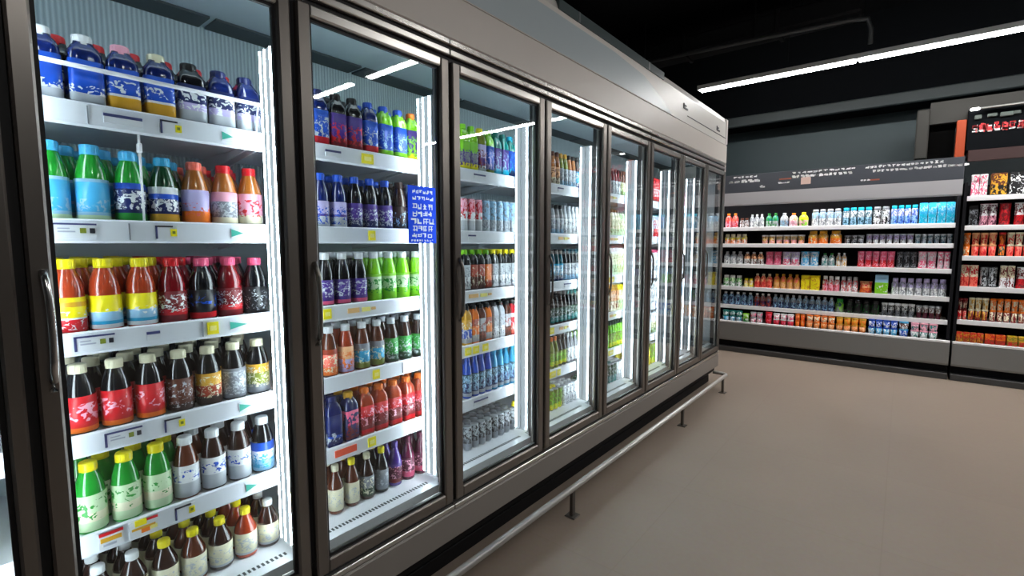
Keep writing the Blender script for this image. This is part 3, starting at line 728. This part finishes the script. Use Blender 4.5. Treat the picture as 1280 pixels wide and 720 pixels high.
M2a = lb([(0,'silver'),(.4,'purple'),(.5,'lilac')], 'blue', (.1,.8), 6, .55); M2b = lb([(0,'navy'),(.3,'purple')], 'silver', (.1,.8), 7, .54); M2c = lb([(0,'black'),(.3,'dbrown')], 'lblue', (.1,.8), 6, .6)
r = [('navy bottle, blue cap, lilac label','grip','navy','blue',M2a)]*2+[('black bottle, blue cap, purple label','grip','black','blue',M2b)]*3+[('dark brown bottle, black cap, dark label','grip','dbrown','dbrown',M2c)]*2
a, p = span(391, 524, 7, .03); put_row(A, 1, r, a, p, .0295, h=.198, rearrow=(1,4))
M3a = lb([(0,'pink'),(.15,'purple')], 'silver', (.3,.9), 6, .53); M3b = lb([(0,'lime'),(.4,'pgreen'),(.9,'lime')], 'green', (.2,.8), 5, .55)
r = [('black bottle with white cap and purple label','grip','black','white',M3a)]*3+[('lime green bottle with white cap','round','lime','white',M3b)]*4
a, p = span(393, 527, 7, .03); put_row(A, 2, r, a, p, .0297, h=.196, rearrow=(1,4))
M4a = lb([(0,'orange'),(.3,'salmon'),(.8,'rust')], 'cream', (.1,.8), 6, .55); M4b = lb([(0,'lilac'),(.5,'peach')], 'orange', (.1,.8), 6, .54); M4c = lb([(0,'olive'),(.25,'aqua'),(.7,'grey')], 'cream', (.2,.8), 6, .56); M4d = lb([(0,'dgreen'),(.3,'green')], 'silver', (.1,.9), 7, .55)
r = [('brown bottle with white cap and orange label','round','brown','white',M4a),('brown bottle with white cap and lilac label','round','rust','white',M4b)]+[('brown bottle with white cap and blue-green label','round','brown','white',M4c)]*2+[
     ('dark bottle with white cap and green label','round','dbrown','silver',M4d)]*3
a, p = span(395, 528, 7, .03); put_row(A, 3, r, a, p, .0295, h=.186, rearrow=(1,4))
M5a = lb([(0,'navy'),(.2,'blue'),(.3,'navy')], 'silver', (.0,.4), 6, .57); M5b = lb([(0,'dred'),(.5,'pink')], 'navy', (.1,.9), 4, .5); M5c = lb([(0,'red'),(.15,'dred'),(.6,'red')], 'lpink', (.3,.9), 5, .56)
r = [('navy bottle with navy cap and silver print','square','navy','navy',M5a),('navy bottle with pink and navy label','square','navy','gold',M5b)]+[('red bottle with orange cap','square','rust','orange',M5c)]*5
a, p = span(396, 528, 7, .03); put_row(A, 4, r, a, p, .0285, h=.188, rearrow=(1,4))
M6a = lb([(0,'cream')], 'silver', (.2,.8), 6, .58); M6b = lb([(0,'dgreen'),(.4,'grey')], 'cream', (.1,.9), 5, .55); M6c = lb([(0,'dred'),(.2,'wine'),(.8,'purple')], 'lpink', (.2,.9), 5, .58)
r = [('brown bottle with cream cap and cream label','slim','brown','cream',M6a)]*1+[('brown bottle with yellow cap and cream label','slim','brown','yellow',M6a)]+[('dark brown bottle with cream cap','slim','dbrown','cream',M6b),
     ('black bottle with yellow cap and grey label','slim','black','yellow',lb([(0,'grey')], 'silver', (.2,.8), 6, .6)),('purple bottle with purple cap','slim','purple','purple',M6c)]+[('wine red bottle with pink label','slim','wine','wine',lb([(0,'pink'),(.3,'wine')],'lpink',(.2,.9),5,.57))]*2
a, p = span(398, 529, 7, .03); put_row(A, 5, r, a, p, .0285, h=.185, rearrow=(1,4))
# bottles out of sight behind the uprights
def behind(ci, ya, yb, shape, cols, n):
    for si in range(6):
        for k in range(n):
            y = ya+(k+.5)*(yb-ya)/n; body, cap, lab = cols[si]
            b, c, l = bottle_meshes(shape, .0262, .18, body, cap, lab)
            ob = bpy.data.objects.new('drink_bottle', b); C.objects.link(ob); ob.location = (-1.63, y, SH[si]+.0005)
            tag(ob, 'drink bottle behind the left upright of the %s on its %s' % (CN[ci], SN[si]), 'bottle', 'bottles behind the left upright, %s, %s' % (CN[ci], SN[si]))
            for nm, me in (('cap', c), ('label', l)):
                ch = bpy.data.objects.new(nm, me); C.objects.link(ch); ch.parent = ob
behind(2, .742, .862, 'round', [('navy','blue',M1a),('navy','blue',M2a),('black','white',M3a),('brown','white',M4a),('navy','navy',M5a),('brown','cream',M6a)], 2)

# --- third cooler
A = 3
def cyc(*its): return list(its)
N1a = lb([(0,'yellow'),(.2,'grey'),(.6,'lime')], 'purple', (.1,.7), 6, .52); N1b = lb([(0,'silver'),(.2,'purple'),(.5,'lilac')], 'dred', (.1,.8), 6, .5); N1c = lb([(0,'olive'),(.1,'blue')], 'lilac', (.1,.9), 6, .55); N1d = lb([(0,'cyan'),(.2,'purple')], 'lblue', (.1,.9), 6, .58); N1e = lb([(0,'navy'),(.2,'blue')], 'cyan', (.1,.9), 6, .6)
r = [('lime bottle with grey and yellow label','square','lime','lime',N1a)]*2+[('olive bottle with purple label','square','olive','yellow',N1b),('lime bottle with blue label','square','lime','lime',N1c)]+[('teal bottle with purple label','square','teal','teal',N1d)]*2+[('teal bottle with bright blue label','square','teal','cyan',N1e)]
a, p = span(574, 641, 7, .03); put_row(A, 0, r, a, p, .0285, h=.215, rearrow=(1,3))
N2a = lb([(0,'silver'),(.35,'white'),(.6,'lpink')], 'red', (.4,.95), 5, .53); N2b = lb([(0,'silver'),(.4,'lblue')], 'grey', (.1,.9), 6, .52)
r = [('pink and white tall can','tallcan','lpink','silver',N2a)]*3+[('pale blue tall can','tallcan','lblue','silver',N2b)]*5
a, p = span(574, 643, 8, .03); put_row(A, 1, r, a, p, .027, h=.165, rearrow=(1,4))
N3a = lb([(0,'white'),(.5,'silver')], 'grey', (.1,.9), 6, .54); N3b = lb([(0,'brown'),(.5,'rust')], 'cream', (.1,.9), 6, .6); N3c = lb([(0,'rust'),(.3,'orange')], 'cream', (.1,.9), 6, .62)
r = [('black bottle with lime cap and white label','square','black','lime',N3a)]*1+[('black bottle with lime cap and brown label','square','black','lime',N3b)]*2+[('black bottle with lime cap and orange label','square','black','lime',N3c)]+[('black bottle with yellow cap and silver label','square','black','yellow',N3a)]*4
a, p = span(576, 643, 8, .03); put_row(A, 2, r, a, p, .0255, h=.2, rearrow=(1,4))
N4a = lb([(0,'silver'),(.2,'blue'),(.6,'gold')], 'white', (.1,.9), 5, .56); N4b = lb([(0,'silver'),(.3,'orange'),(.7,'rust')], 'cream', (.1,.9), 5, .58); N4c = lb([(0,'brown'),(.4,'silver')], 'rust', (.1,.9), 5, .55); N4d = lb([(0,'salmon'),(.4,'red'),(.8,'white')], 'white', (.1,.9), 5, .58)
r = [('gold and blue bottle with black cap','square','gold','black',N4a),('orange bottle with black cap','square','orange','black',N4b),('rust and silver bottle with black cap','square','brown','black',N4c),('orange bottle with black cap','square','orange','black',N4b),
     ('silver bottle with black cap','square','silver','black',N3a),('silver bottle with black cap','square','silver','black',N3a),('rust and silver bottle with black cap','square','brown','black',N4c),('red and white bottle with black cap','square','red','black',N4d)]
a, p = span(577, 643, 8, .03); put_row(A, 3, r, a, p, .0255, h=.19, rearrow=(1,4))
N5 = lb([(0,'silver'),(.15,'navy'),(.6,'dteal')], 'lblue', (.2,.95), 6, .5)
r = [('bright blue bottle with blue cap','round','blue','blue',N5)]*4+[('light blue bottle with cyan cap','round','aqua','cyan',N5)]*4
a, p = span(578, 643, 8, .03); put_row(A, 4, r, a, p, .0265, h=.212, rearrow=(1,4))
N6 = lb([(0,'grey'),(.5,'silver')], 'black', (.3,.95), 6, .5)
r = [('small silver and black can','can','grey','silver',N6)]*8
a, p = span(578, 643, 8, .03); put_row(A, 5, r, a, p, .0265, h=.12, rearrow=(1,4))
behind(3, 1.385, 1.505, 'square', [('lime','lime',N1a),('silver','silver',N3a),('black','lime',N3a),('gold','black',N4a),('dteal','blue',N5),('grey','black',N6)], 2)

# --- fourth to last coolers: narrower views, colours row by row
HIDEND = {si: 2.075 for si in range(6)}
def far_row(ci, si, px0, px1, specs, h, R=.0255, rear=(1,3)):
    """specs = [(count, desc, shape, body, cap, label)...]"""
    its = []
    for s in specs: its += [tuple(s[1:])]*s[0]
    n = len(its); a, p = span(px0, px1, n, R); R = min(R, p*.48) if ci < 7 else R
    R = round(R, 4)
    keep = [it for k, it in enumerate(its) if a+k*p+R < 4.99]
    put_row(ci, si, keep, a, p, R, h=h, rearrow=rear)
    y = a-max(p, 2*R+.003); it = keep[0]               # front row behind the uprights, out of the photo's sight
    while y-R > HIDEND[si] and si < 6:
        for x in (-1.63, -1.69):
            REAR.lathe(prof_bottle('round', R, h), plastic(it[2]) if it[2] in COL else WHITEM, 10, (x, y, SH[si]+.0005))
        y -= max(p, 2*R+.003)
    HIDEND[si] = a+(len(keep)-1)*p+R
W1 = lb([(0,'lblue'),(.3,'silver')], 'grey', (.1,.9), 6, .5); W2 = lb([(0,'navy'),(.3,'aqua')], 'white', (.1,.9), 6, .5); W3 = lb([(0,'cream'),(.4,'peach')], 'brown', (.1,.9), 6, .52)
W4 = lb([(0,'yellow'),(.3,'olive')], 'lime', (.1,.9), 6, .52); W5 = lb([(0,'pgreen'),(.4,'cream')], 'olive', (.1,.9), 6, .54); W6 = lb([(0,'white')], 'grey', (.1,.9), 6, .54); W7 = lb([(0,'red'),(.4,'white')], 'red', (.2,.9), 6, .5)
W8 = lb([(0,'teal'),(.4,'dgreen')], 'silver', (.1,.9), 6, .56)
far_row(4, 0, 687, 722, [(2,'amber bottle with brown cap','round','amber','brown',W3),(2,'green bottle with gold cap','round','olive','gold',W1),(2,'amber bottle with pale blue label','round','amber','black',W1),(1,'dark bottle with teal label','round','dbrown','black',W2)], .2)
far_row(4, 1, 687, 722, [(3,'silver bottle with black cap','round','grey','black',W1),(4,'white bottle with grey cap','round','silver','silver',W6)], .18)
far_row(4, 2, 687, 722, [(3,'dark bottle with black cap','round','dteal','black',W2),(4,'black bottle with pale blue label','round','black','dteal',W1)], .195)
far_row(4, 3, 687, 722, [(4,'dark brown bottle with black cap','slim','dbrown','black',W8),(3,'dark bottle with teal label','slim','black','teal',W8)], .2)
far_row(4, 4, 687, 722, [(2,'olive bottle with orange cap','slim','olive','orange',W4),(2,'black bottle with yellow label','slim','black','black',W4),(3,'grey bottle with silver label','slim','grey','silver',W6)], .19)
far_row(4, 5, 687, 722, [(3,'small yellow and olive can','can','yellow','silver',W4),(4,'small grey can','can','grey','silver',W6)], .13)
far_row(5, 0, 762, 782, [(3,'dark red bottle with white label','round','dred','dred',W6),(3,'brown bottle with cream label','round','brown','brown',W5)], .19)
far_row(5, 1, 762, 782, [(3,'cream pack with brown cap','jar','cream','brown',W5),(3,'pale green pack with black cap','jar','pgreen','black',W5)] if False else [(3,'cream bottle with brown cap','square','cream','brown',W5),(3,'pale green bottle with black cap','square','pgreen','black',W5)], .19)
far_row(5, 2, 762, 782, [(6,'cream carton with pale print','carton','cream','white',W5)], .2)
far_row(5, 3, 762, 782, [(3,'cream and gold carton','carton','cream','gold',W3),(3,'pale yellow carton','carton','cream','yellow',W5)], .19)
far_row(5, 4, 762, 782, [(6,'lime and yellow bottle with green cap','round','lime','dgreen',W4)], .19)
far_row(5, 5, 762, 782, [(3,'small dark green can','can','dgreen','silver',W8),(3,'small grey can','can','grey','silver',W6)], .14)
far_row(6, 0, 814, 828, [(3,'red bottle with white print','round','red','red',W7),(2,'dark bottle with red cap','round','black','red',W7)], .2)
for si, sp in ((1,(5,'white carton with pale red print','carton','white','white',W7)),(2,(5,'white bottle with pink cap','round','white','pink',W6)),(3,(5,'white and grey can','tallcan','white','silver',W6)),(4,(5,'white bottle with green print','round','white','white',W5)),(5,(5,'small yellow can','can','yellow','silver',W4))):
    far_row(6, si, 815, 829, [sp], .18)
for ci, (q0, q1) in ((7, (857, 868)),):
    for si, sp in enumerate([(4,'pink bottle with white cap','round','lpink','white',W7),(4,'white can with silver rim','tallcan','white','silver',W6),(4,'white carton with grey print','carton','white','white',W6),
                             (4,'pale blue can','tallcan','lblue','silver',W1),(4,'white bottle with white cap','round','white','white',W6),(4,'small silver can','can','silver','silver',W6)]):
        far_row(ci, si, q0, q1, [sp], .17 if si < 5 else .12, R=.026, rear=(1,2))
rb = REAR.build('rear_drinks'); tag(rb, 'rows of bottles and cans standing behind the front ones on all cooler shelves', 'bottles', kind='stuff')

# ------------------------------------------------------------------ far wall: open multideck cases
SHELFW = P('white_shelf_edge', (.86,.86,.88), .4); BK = P('black_case_back', (.009,.009,.011), .85, spec=.1)
CANG = P('grey_canopy_enamel', (.36,.35,.365), .4); SLATE = P('slate_sign_board', (.045,.05,.062), .45); BASEG = P('grey_bumper_enamel', (.20,.196,.19), .4)
PLI = P('dark_grey_plinth', (.05,.05,.05), .5); CASELED = EM('case_led_strip', (1, .97, .95), 42)
def multideck(name, x0, x1, lips, lab, canopy=True):
    e = empty(name, ((x0+x1)/2, 7.1, 0), lab, 'display case')
    o = ((x0+x1)/2, 7.1, 0)
    def b(m, n, par=e): q = m.build(n, par); q.location = (-o[0], -o[1], 0) if par is e else (0,0,0); return q
    b(MB().box(x0, x1, 7.13, 7.18, .1, 2.02, BK), 'back_panel')
    b(MB().box(x0, x0+.025, 6.74, 7.13, .1, 2.02, BK), 'side_panel'); b(MB().box(x1-.025, x1, 6.74, 7.13, .1, 2.02, BK), 'side_panel')
    m = MB(); m.prism([(6.64,.15),(6.63,.17),(6.63,.375),(6.645,.395),(7.13,.395),(7.13,.15)], x0, x1, BASEG, 'x'); b(m, 'bumper_panel')
    b(MB().bbox(x0, x1, 6.628, 6.66, .383, .408, SHELFW, .004), 'deck_edge')
    b(MB().box(x0, x1, 6.72, 7.13, .06, .15, BK), 'kick_recess'); b(MB().bbox(x0, x1, 6.64, 7.13, 0, .065, PLI, .005), 'plinth')
    for z in lips:
        m = MB(); m.box(x0+.026, x1-.026, 6.76, 7.125, z-.022, z-.002, SHELFW); s = b(m, 'shelf')
        m = MB(); m.bbox(x0+.012, x1-.012, 6.745, 6.762, z-.045, z+.004, SHELFW, .003); b(m, 'price_rail', s)
    if canopy:
        m = MB(); m.prism([(6.64,2.045),(6.64,1.90),(6.665,1.885),(6.70,1.895),(6.70,2.045)], x0, x1, CANG, 'x'); m.box(x0, x1, 6.70, 7.18, 2.0, 2.045, BK); b(m, 'canopy')
        m = MB(); m.bbox(x0+.04, x1-.04, 6.705, 6.735, 1.899, 1.912, CASELED, .003); b(m, 'canopy_light')
        s = MB(); s.bbox(x0, x1, 6.64, 6.67, 2.045, 2.268, SLATE, .003); s.box(x0, x1, 6.67, 7.18, 2.045, 2.06, SLATE)
        sg = b(s, 'header_sign')
    else: sg = None
    return e, sg, b
LM = [1.612, 1.402, 1.138, .845, .602]
mx0, mx1 = -2.85, .425
e1, sg, bb = multideck('open_multideck_case', mx0, mx1, LM, 'long open chilled display case with dark header sign along the far wall')
fy = lambda m, a, b, z0, z1, mat: m.box(a, b, 6.6385, 6.6405, z0, z1, mat)
rnd = random.Random(5); m = MB()
def xs(px): return xat(px, 6.64)
for (p0, p1, z0, z1, n, t) in ((913,943,2.225,2.25,6,.3),(907,946,2.165,2.195,5,.5),(985,1065,2.228,2.25,12,.3),(985,1060,2.178,2.203,13,.5),(1075,1172,2.222,2.248,17,.3),(1084,1202,2.176,2.198,20,.5),(968,984,2.125,2.14,3,.5),(1070,1082,2.09,2.105,3,.5),(946,951,2.09,2.11,1,.7)):
    m = MB(); glyphs(m, fy, xs(p0), xs(p1), z0, z1, n, WHITEP, rnd, th=t); bb(m, 'printed_text', sg)
m = MB()
m.box(xs(997), xs(1009), 6.6385, 6.6405, 2.10, 2.18, P('beige_print_block', S(200,170,160), .5))
m.box(xs(970), xs(985), 6.6385, 6.6405, 2.17, 2.185, P('rust_print', S(150,80,60), .5)); m.box(xs(1082), xs(1094), 6.6385, 6.6405, 2.09, 2.105, P('rust_print', S(150,80,60), .5))
bb(m, 'printed_block', sg)

LR = [1.878, 1.583, 1.277, .965, .62]
rx0, rx1 = .445, 2.6
e2, _, b2 = multideck('open_multideck_case', rx0, rx1, LR, 'open display case at the right edge with black and red header', canopy=False)
m = MB(); m.box(rx0, rx1, 6.69, 7.18, 2.29, 2.325, BK); m.bbox(rx0, rx1, 6.66, 6.69, 2.215, 2.325, P('brown_header_band', S(54,32,31), .5), .004); hb = b2(m, 'header_band')
m = MB(); m.bbox(.425, rx1, 6.68, 6.76, 2.325, 2.72, BULK, .004); m.box(.425, rx1, 6.76, 7.10, 2.34, 2.70, BULK); hs = b2(m, 'header_sign')
m = MB(); rnd = random.Random(9); fr = lambda m, a, b, z0, z1, mat: m.box(a, b, 6.6775, 6.681, z0, z1, mat)
REDL = P('red_sign_letter', S(225,60,66), .4)
for k in range(18):
    a = .452+k*.052
    glyphs(m, fr, a, a+.056, 2.49, 2.58, 1, REDL, rnd, th=.24); glyphs(m, fr, a, a+.056, 2.49, 2.575, 1, WHITEP, rnd, th=.12)
b2(m, 'printed_text', hs)
m = MB(); 
for k in range(10): a = .47+k*.09; m.bbox(a, a+.05+.02*(k%3), 6.66, 6.682, 2.62+.01*(k%2), 2.66, P('grey_green_ornament', (.08,.1,.09), .4), .004)
b2(m, 'ornament', hs)
m = MB(); m.bbox(.43, .50, 6.60, 6.64, 2.70, 2.722, EM('sign_lamp', (1,.98,.95), 12), .008); m.bbox(.50, rx1, 6.61, 6.65, 2.705, 2.722, P('sign_lamp_bar', (.35,.35,.34), .3, .6), .004)
for a in (.6, 1.5, 2.4): m.box(a, a+.02, 6.64, 6.70, 2.71, 2.72, DUCT)
b2(m, 'sign_lamp', hs)
b2(MB().bbox(rx0+.03, rx1-.03, 6.70, 6.73, 2.236, 2.248, CASELED, .003), 'canopy_light')
# taupe portal with dark opening and orange panel above the long case
TAUPE = P('taupe_portal_paint', (.020,.019,.016), .7)
e = empty('wall_portal', (.9, 7.19, 2.3), 'taupe frame around a dark opening above the far display cases', 'portal')
def bp(m, n): q = m.build(n, e); q.location = (-.9, -7.19, -2.3); return q
m = MB(); m.bbox(.03, .135, 6.74, 7.18, 2.29, 2.80, TAUPE, .01); m.bbox(.135, 2.6, 6.74, 7.18, 2.735, 2.80, TAUPE, .01) if False else m.box(.135, 2.6, 6.77, 7.18, 2.735, 2.86, TAUPE)
m.box(.135, .425, 6.77, 7.18, 2.64, 2.735, TAUPE); bp(m, 'portal_frame')
bp(MB().box(.135, .345, 6.86, 7.18, 2.29, 2.64, P('black_opening_lining', (.002,.002,.002), .95, spec=.05)), 'dark_recess')
bp(MB().bbox(.347, .418, 6.69, 6.78, 2.272, 2.635, P('orange_panel', S(158,58,14), .5), .004), 'orange_panel')

# ------------------------------------------------------------------ products on the far cases
def shelf_items(zs, shelf_name, case, segs, Y=6.828, pxmode=True):
    """segs = [(px0, px1, n, desc, kind, body, cap, label, height)...] ; widths follow from the span"""
    NM = dict(can='drink_can', tallcan='drink_can', carton='drink_carton', pouch='snack_bag', tub='food_tub', tubs='stacked_cups', jar='food_jar', flask='drink_bottle', spray='tall_bottle', box='food_box')
    CT = dict(can='can', tallcan='can', carton='carton', pouch='bag', tub='tub', tubs='cups', jar='jar', flask='bottle', spray='bottle', box='box')
    for (p0, p1, n, desc, kind, body, cap, lab, h) in segs:
        a, b = xat(p0, Y), xat(p1, Y)
        if case == 'right far case': a = max(a, .474)
        else: b = min(b, .396)
        p = (b-a)/n; R = round(min(.058, p*(.465 if kind == 'box' else .468 if kind in ('tub', 'tubs') else .486)), 4); h = h if 'deck' in shelf_name else min(h*1.1, .152 if (shelf_name == 'second shelf' and case == 'long far case') else 1)
        me = make_item(kind, R, h, body, cap, lab)
        for k in range(n):
            o = bpy.data.objects.new(NM[kind], me); C.objects.link(o)
            o.location = (a+(k+.5)*p, Y+random.uniform(-.004, .006), zs+.0005); o.rotation_euler = (0, 0, -pi/2 if kind in ('pouch','box','carton') else random.uniform(0, 6))
            pos = '%s of %s, ' % (ORD[k+1], NUM[n]) if n > 1 else ''
            lbl = '%s, %s%s, %s' % (desc, pos, shelf_name, case)
            assert len(lbl.split()) <= 16, lbl
            tag(o, lbl, CT[kind], 'products on the %s of the %s' % (shelf_name, case))
def q2(a, b, ink=None, cover=.52, sc=5): return lb([(0,a),(.45,b)], ink, (.05,.95), sc, cover)
T = LM; FC = 'long far case'
shelf_items(T[0]-.001, 'top shelf', FC, [
 (906,922,2,'red-orange bottle with white base','flask','red','orange',q2('lpink','salmon','red'),.17),(924,935,2,'small white and brown jar','jar','silver','brown',q2('white','silver','brown'),.11),
 (936,954,3,'white bottle with white cap','flask','white','white',q2('white','silver','grey'),.15),(956,972,2,'white bottle with green cap','flask','silver','green',q2('silver','teal','green'),.155),
 (974,984,1,'clear pale bottle','flask','silver','silver',q2('lblue','silver','grey'),.155),(985,996,1,'beige bottle with orange cap','flask','peach','orange',q2('lpink','peach','white'),.15),
 (997,1009,1,'pale bottle with yellow-green cap','flask','cream','yellow',q2('lpink','yellow','lime'),.155),
 (1013,1050,4,'silver-white tall bottle','spray','silver','silver',q2('white','lblue','grey'),.18),(1051,1088,4,'silver tall bottle with teal print','spray','silver','cyan',q2('lblue','silver','dteal'),.185),
 (1089,1110,2,'white tall bottle with grey cap','spray','white','grey',q2('white','silver','black'),.185),(1111,1145,4,'pale blue tall bottle with cyan cap','spray','lblue','cyan',q2('lblue','silver','blue'),.19),
 (1146,1194,4,'bright cyan tall box','box','cyan','cyan',q2('cyan','aqua','lblue',.56),.203)])
shelf_items(T[1]-.001, 'second shelf', FC, [
 (906,934,4,'small orange and yellow jar','jar','orange','cream',q2('orange','yellow','white'),.115),
 (952,1006,6,'small cream and pink tub','tub','cream','white',q2('lpink','cream','gold'),.10),(1010,1035,2,'big orange jar','jar','orange','gold',q2('orange','gold','cream',.58),.14),(1037,1052,1,'wide golden orange jar','jar','orange','gold',q2('orange','gold','white',.6),.14),
 (1055,1080,3,'small black and silver tub','tub','grey','grey',q2('grey','silver','black'),.09),(1082,1142,7,'small silver and lilac tub','tub','silver','silver',q2('silver','lilac','brown',.56),.10),(1143,1193,6,'small grey-blue tub','tub','grey','silver',q2('grey','silver','dteal'),.095)])
shelf_items(T[2]-.001, 'third shelf', FC, [
 (906,930,3,'white bottle with silver cap','flask','white','silver',q2('white','silver','grey'),.15),(931,956,3,'beige and white bottle','flask','cream','white',q2('white','peach','brown'),.145),
 (958,978,2,'pink bag with white print','pouch','pink','lpink',q2('pink','pink','lpink',.56),.15),(979,1001,2,'lilac and pink bag','pouch','lilac','lilac',q2('pink','lilac','white'),.15),(1002,1025,2,'light blue bag','pouch','sky','sky',q2('sky','sky','white'),.155),
 (1028,1045,2,'white bottle with green cap','flask','white','green',q2('silver','white','teal'),.14),(1046,1060,2,'white bottle with yellow print','flask','white','white',q2('white','silver','gold'),.145),
 (1073,1120,5,'crimson bag with white print','pouch','red','dred',q2('red','pink','lpink',.56),.165),(1122,1148,3,'black bag with silver print','pouch','black','black',q2('black','black','grey',.54),.165),
 (1149,1172,2,'pink bag with pale print','pouch','lpink','pink',q2('pink','lpink','white'),.165),(1173,1190,2,'pink and magenta bag','pouch','pink','pink',q2('lpink','pink','white'),.165)])
shelf_items(T[3]-.001, 'fourth shelf', FC, [
 (906,930,3,'white and green jar','jar','pgreen','white',q2('white','pgreen','green'),.13),(932,944,2,'small yellow jar','jar','yellow','yellow',q2('yellow','gold','cream'),.10),
 (945,968,3,'peach and red bottle','flask','peach','cream',q2('salmon','peach','red'),.16),(969,1003,4,'peach and gold bottle','flask','peach','gold',q2('peach','salmon','gold'),.165),(1004,1028,2,'yellow box with orange print','box','yellow','yellow',q2('yellow','yellow','gold',.56),.16),
 (1031,1053,3,'pink and white jar','jar','lpink','white',q2('lpink','white','red'),.16),(1054,1076,3,'white and red jar','jar','white','silver',q2('white','silver','red'),.16),(1078,1094,1,'orange and white bag','pouch','orange','peach',q2('orange','peach','red'),.12),
 (1096,1115,1,'lime green box with pale blue top','box','lime','lblue',lb([(0,'lime'),(.5,'lime'),(.6,'lblue')],'white',(.1,.5),4,.58),.19),(1118,1188,7,'white jar with lilac lid','jar','lilac','lilac',q2('white','lilac','grey'),.165)])
shelf_items(T[4]-.001, 'fifth shelf', FC, [
 (906,945,5,'navy bottle with white cap','flask','navy','white',q2('navy','navy','lblue',.5),.15),(946,968,3,'navy bottle with brown print','flask','navy','white',q2('navy','grey','rust'),.15),(969,1048,10,'dark teal bottle with white print','flask','dteal','silver',q2('navy','grey','lblue'),.15),
 (1049,1060,1,'dark jar with green lid','jar','dteal','green',q2('grey','dteal','lime'),.14),(1062,1105,4,'black jar with black lid','jar','black','black',q2('black','black','green',.62),.14),(1107,1150,5,'small white and black cup','tub','white','white',q2('grey','white','black'),.13),(1151,1184,4,'small white and pink cup','tub','white','silver',q2('wine','white','brown'),.125)])
shelf_items(.3955, 'bottom deck', FC, [
 (907,932,3,'teal stacked cups','tubs','aqua','teal',q2('aqua','teal','white'),0.133),(932,941,1,'small green stacked cups','tubs','green','lime',q2('green','lime','white'),0.106),(942,958,2,'white stacked cups','tubs','white','silver',q2('white','silver','pink'),0.133),
 (961,970,1,'crimson stacked cups','tubs','red','red',q2('red','red','pink',.56),0.147),(971,998,3,'red and white stacked cups','tubs','red','white',q2('red','white','pink'),0.139),(999,1012,2,'bright orange stacked cups','tubs','orange','orange',q2('orange','orange','red',.58),0.149),
 (1013,1050,4,'peach stacked cups with orange lids','tubs','peach','orange',q2('peach','cream','orange'),0.153),(1051,1090,4,'golden stacked cups','tubs','peach','gold',q2('peach','gold','orange'),0.153),(1092,1130,4,'blue stacked cups','tubs','sky','blue',q2('sky','blue','white'),0.157),
 (1131,1144,1,'blue and brown stacked cups','tubs','blue','sky',q2('blue','brown','white'),0.157),(1146,1181,3,'white and pink stacked cups','tubs','white','lpink',q2('white','lpink','teal'),0.157)], Y=6.75)
RC = 'right far case'
def rs(z, nm, segs, Y=6.828): shelf_items(z-.001, nm, RC, segs, Y)
rs(LR[0], 'top shelf', [(1207,1228,2,'white and pink speckled box','box','white','lpink',q2('white','white','pink',.5,6),.2),(1231,1252,1,'black and gold box','box','black','brown',q2('black','brown','gold'),.2),(1254,1276,1,'black box with white print','box','black','black',q2('black','black','white',.55),.2),(1280,1345,3,'black and red box','box','black','red',q2('black','dred','white'),.2)])
rs(LR[1], 'second shelf', [(1208,1219,1,'small dark carton','carton','black','black',q2('black','black','grey'),.19),(1221,1243,2,'white and pink bag','pouch','white','lpink',q2('lpink','white','wine'),.2),(1245,1260,1,'dark red bag','pouch','dred','dred',q2('dred','dred','red'),.2),(1264,1290,2,'red and white bag','pouch','red','white',q2('red','white','dred'),.2),(1292,1345,4,'silver and red bag','pouch','silver','red',q2('silver','red','white'),.2)])
rs(LR[2], 'third shelf', [(1203,1213,1,'bright orange stacked cups','tubs','orange','orange',q2('orange','orange','cream',.56),.215),(1214,1246,3,'orange and pink stacked cups','tubs','salmon','peach',q2('salmon','peach','red'),.215),(1248,1257,1,'dark green stacked cups','tubs','dgreen','red',q2('dgreen','dred','orange'),.215),(1258,1345,8,'red and cream stacked cups','tubs','red','cream',q2('salmon','cream','red'),.215)])
rs(LR[3], 'fourth shelf', [(1199,1226,2,'cream and red box','box','cream','red',q2('salmon','cream','red'),.2),(1228,1250,2,'black bag with white print','pouch','black','black',q2('black','black','silver',.5),.19),(1253,1272,2,'white box with red print','box','white','white',q2('white','cream','dred'),.2),(1274,1345,5,'red and white bag','pouch','red','white',q2('red','white','dred'),.19)])
rs(LR[4], 'fifth shelf', [(1196,1216,2,'red stacked cups','tubs','red','dred',q2('red','dred','cream',.57),.2),(1217,1243,3,'red and cream stacked cups','tubs','red','cream',q2('dred','cream','gold'),.21),(1244,1290,5,'red and orange stacked cups','tubs','red','orange',q2('dred','orange','cream'),.21),(1292,1345,5,'orange and cream stacked cups','tubs','orange','cream',q2('dred','orange','cream'),.21)])
rs(.3965, 'bottom deck', [(1190,1240,4,'red and orange low box','box','red','orange',q2('rust','red','gold',.54),.10),(1241,1268,2,'orange and red low box','box','orange','red',q2('rust','orange','red'),.10),(1269,1345,5,'yellow and red low box','box','gold','yellow',q2('red','gold','olive'),.10)], 6.76)

# ------------------------------------------------------------------ world, camera
w = bpy.data.worlds.new('World'); bpy.context.scene.world = w; w.use_nodes = True
w.node_tree.nodes['Background'].inputs[0].default_value = (.55, .6, .7, 1); w.node_tree.nodes['Background'].inputs[1].default_value = .02
cam = bpy.data.cameras.new('camera'); co = bpy.data.objects.new('camera', cam); C.objects.link(co)
co.location = (0, 0, H); co.rotation_euler = (pi/2-PITCH, 0, YAW); cam.sensor_width = 36; cam.lens = 36*604/1280; cam.clip_start = .02
sc = bpy.context.scene; sc.camera = co
sc.view_settings.view_transform = 'Standard'; sc.view_settings.look = 'None'; sc.view_settings.gamma = 1; sc.view_settings.use_curve_mapping = False
sc.view_settings.exposure = 0.0
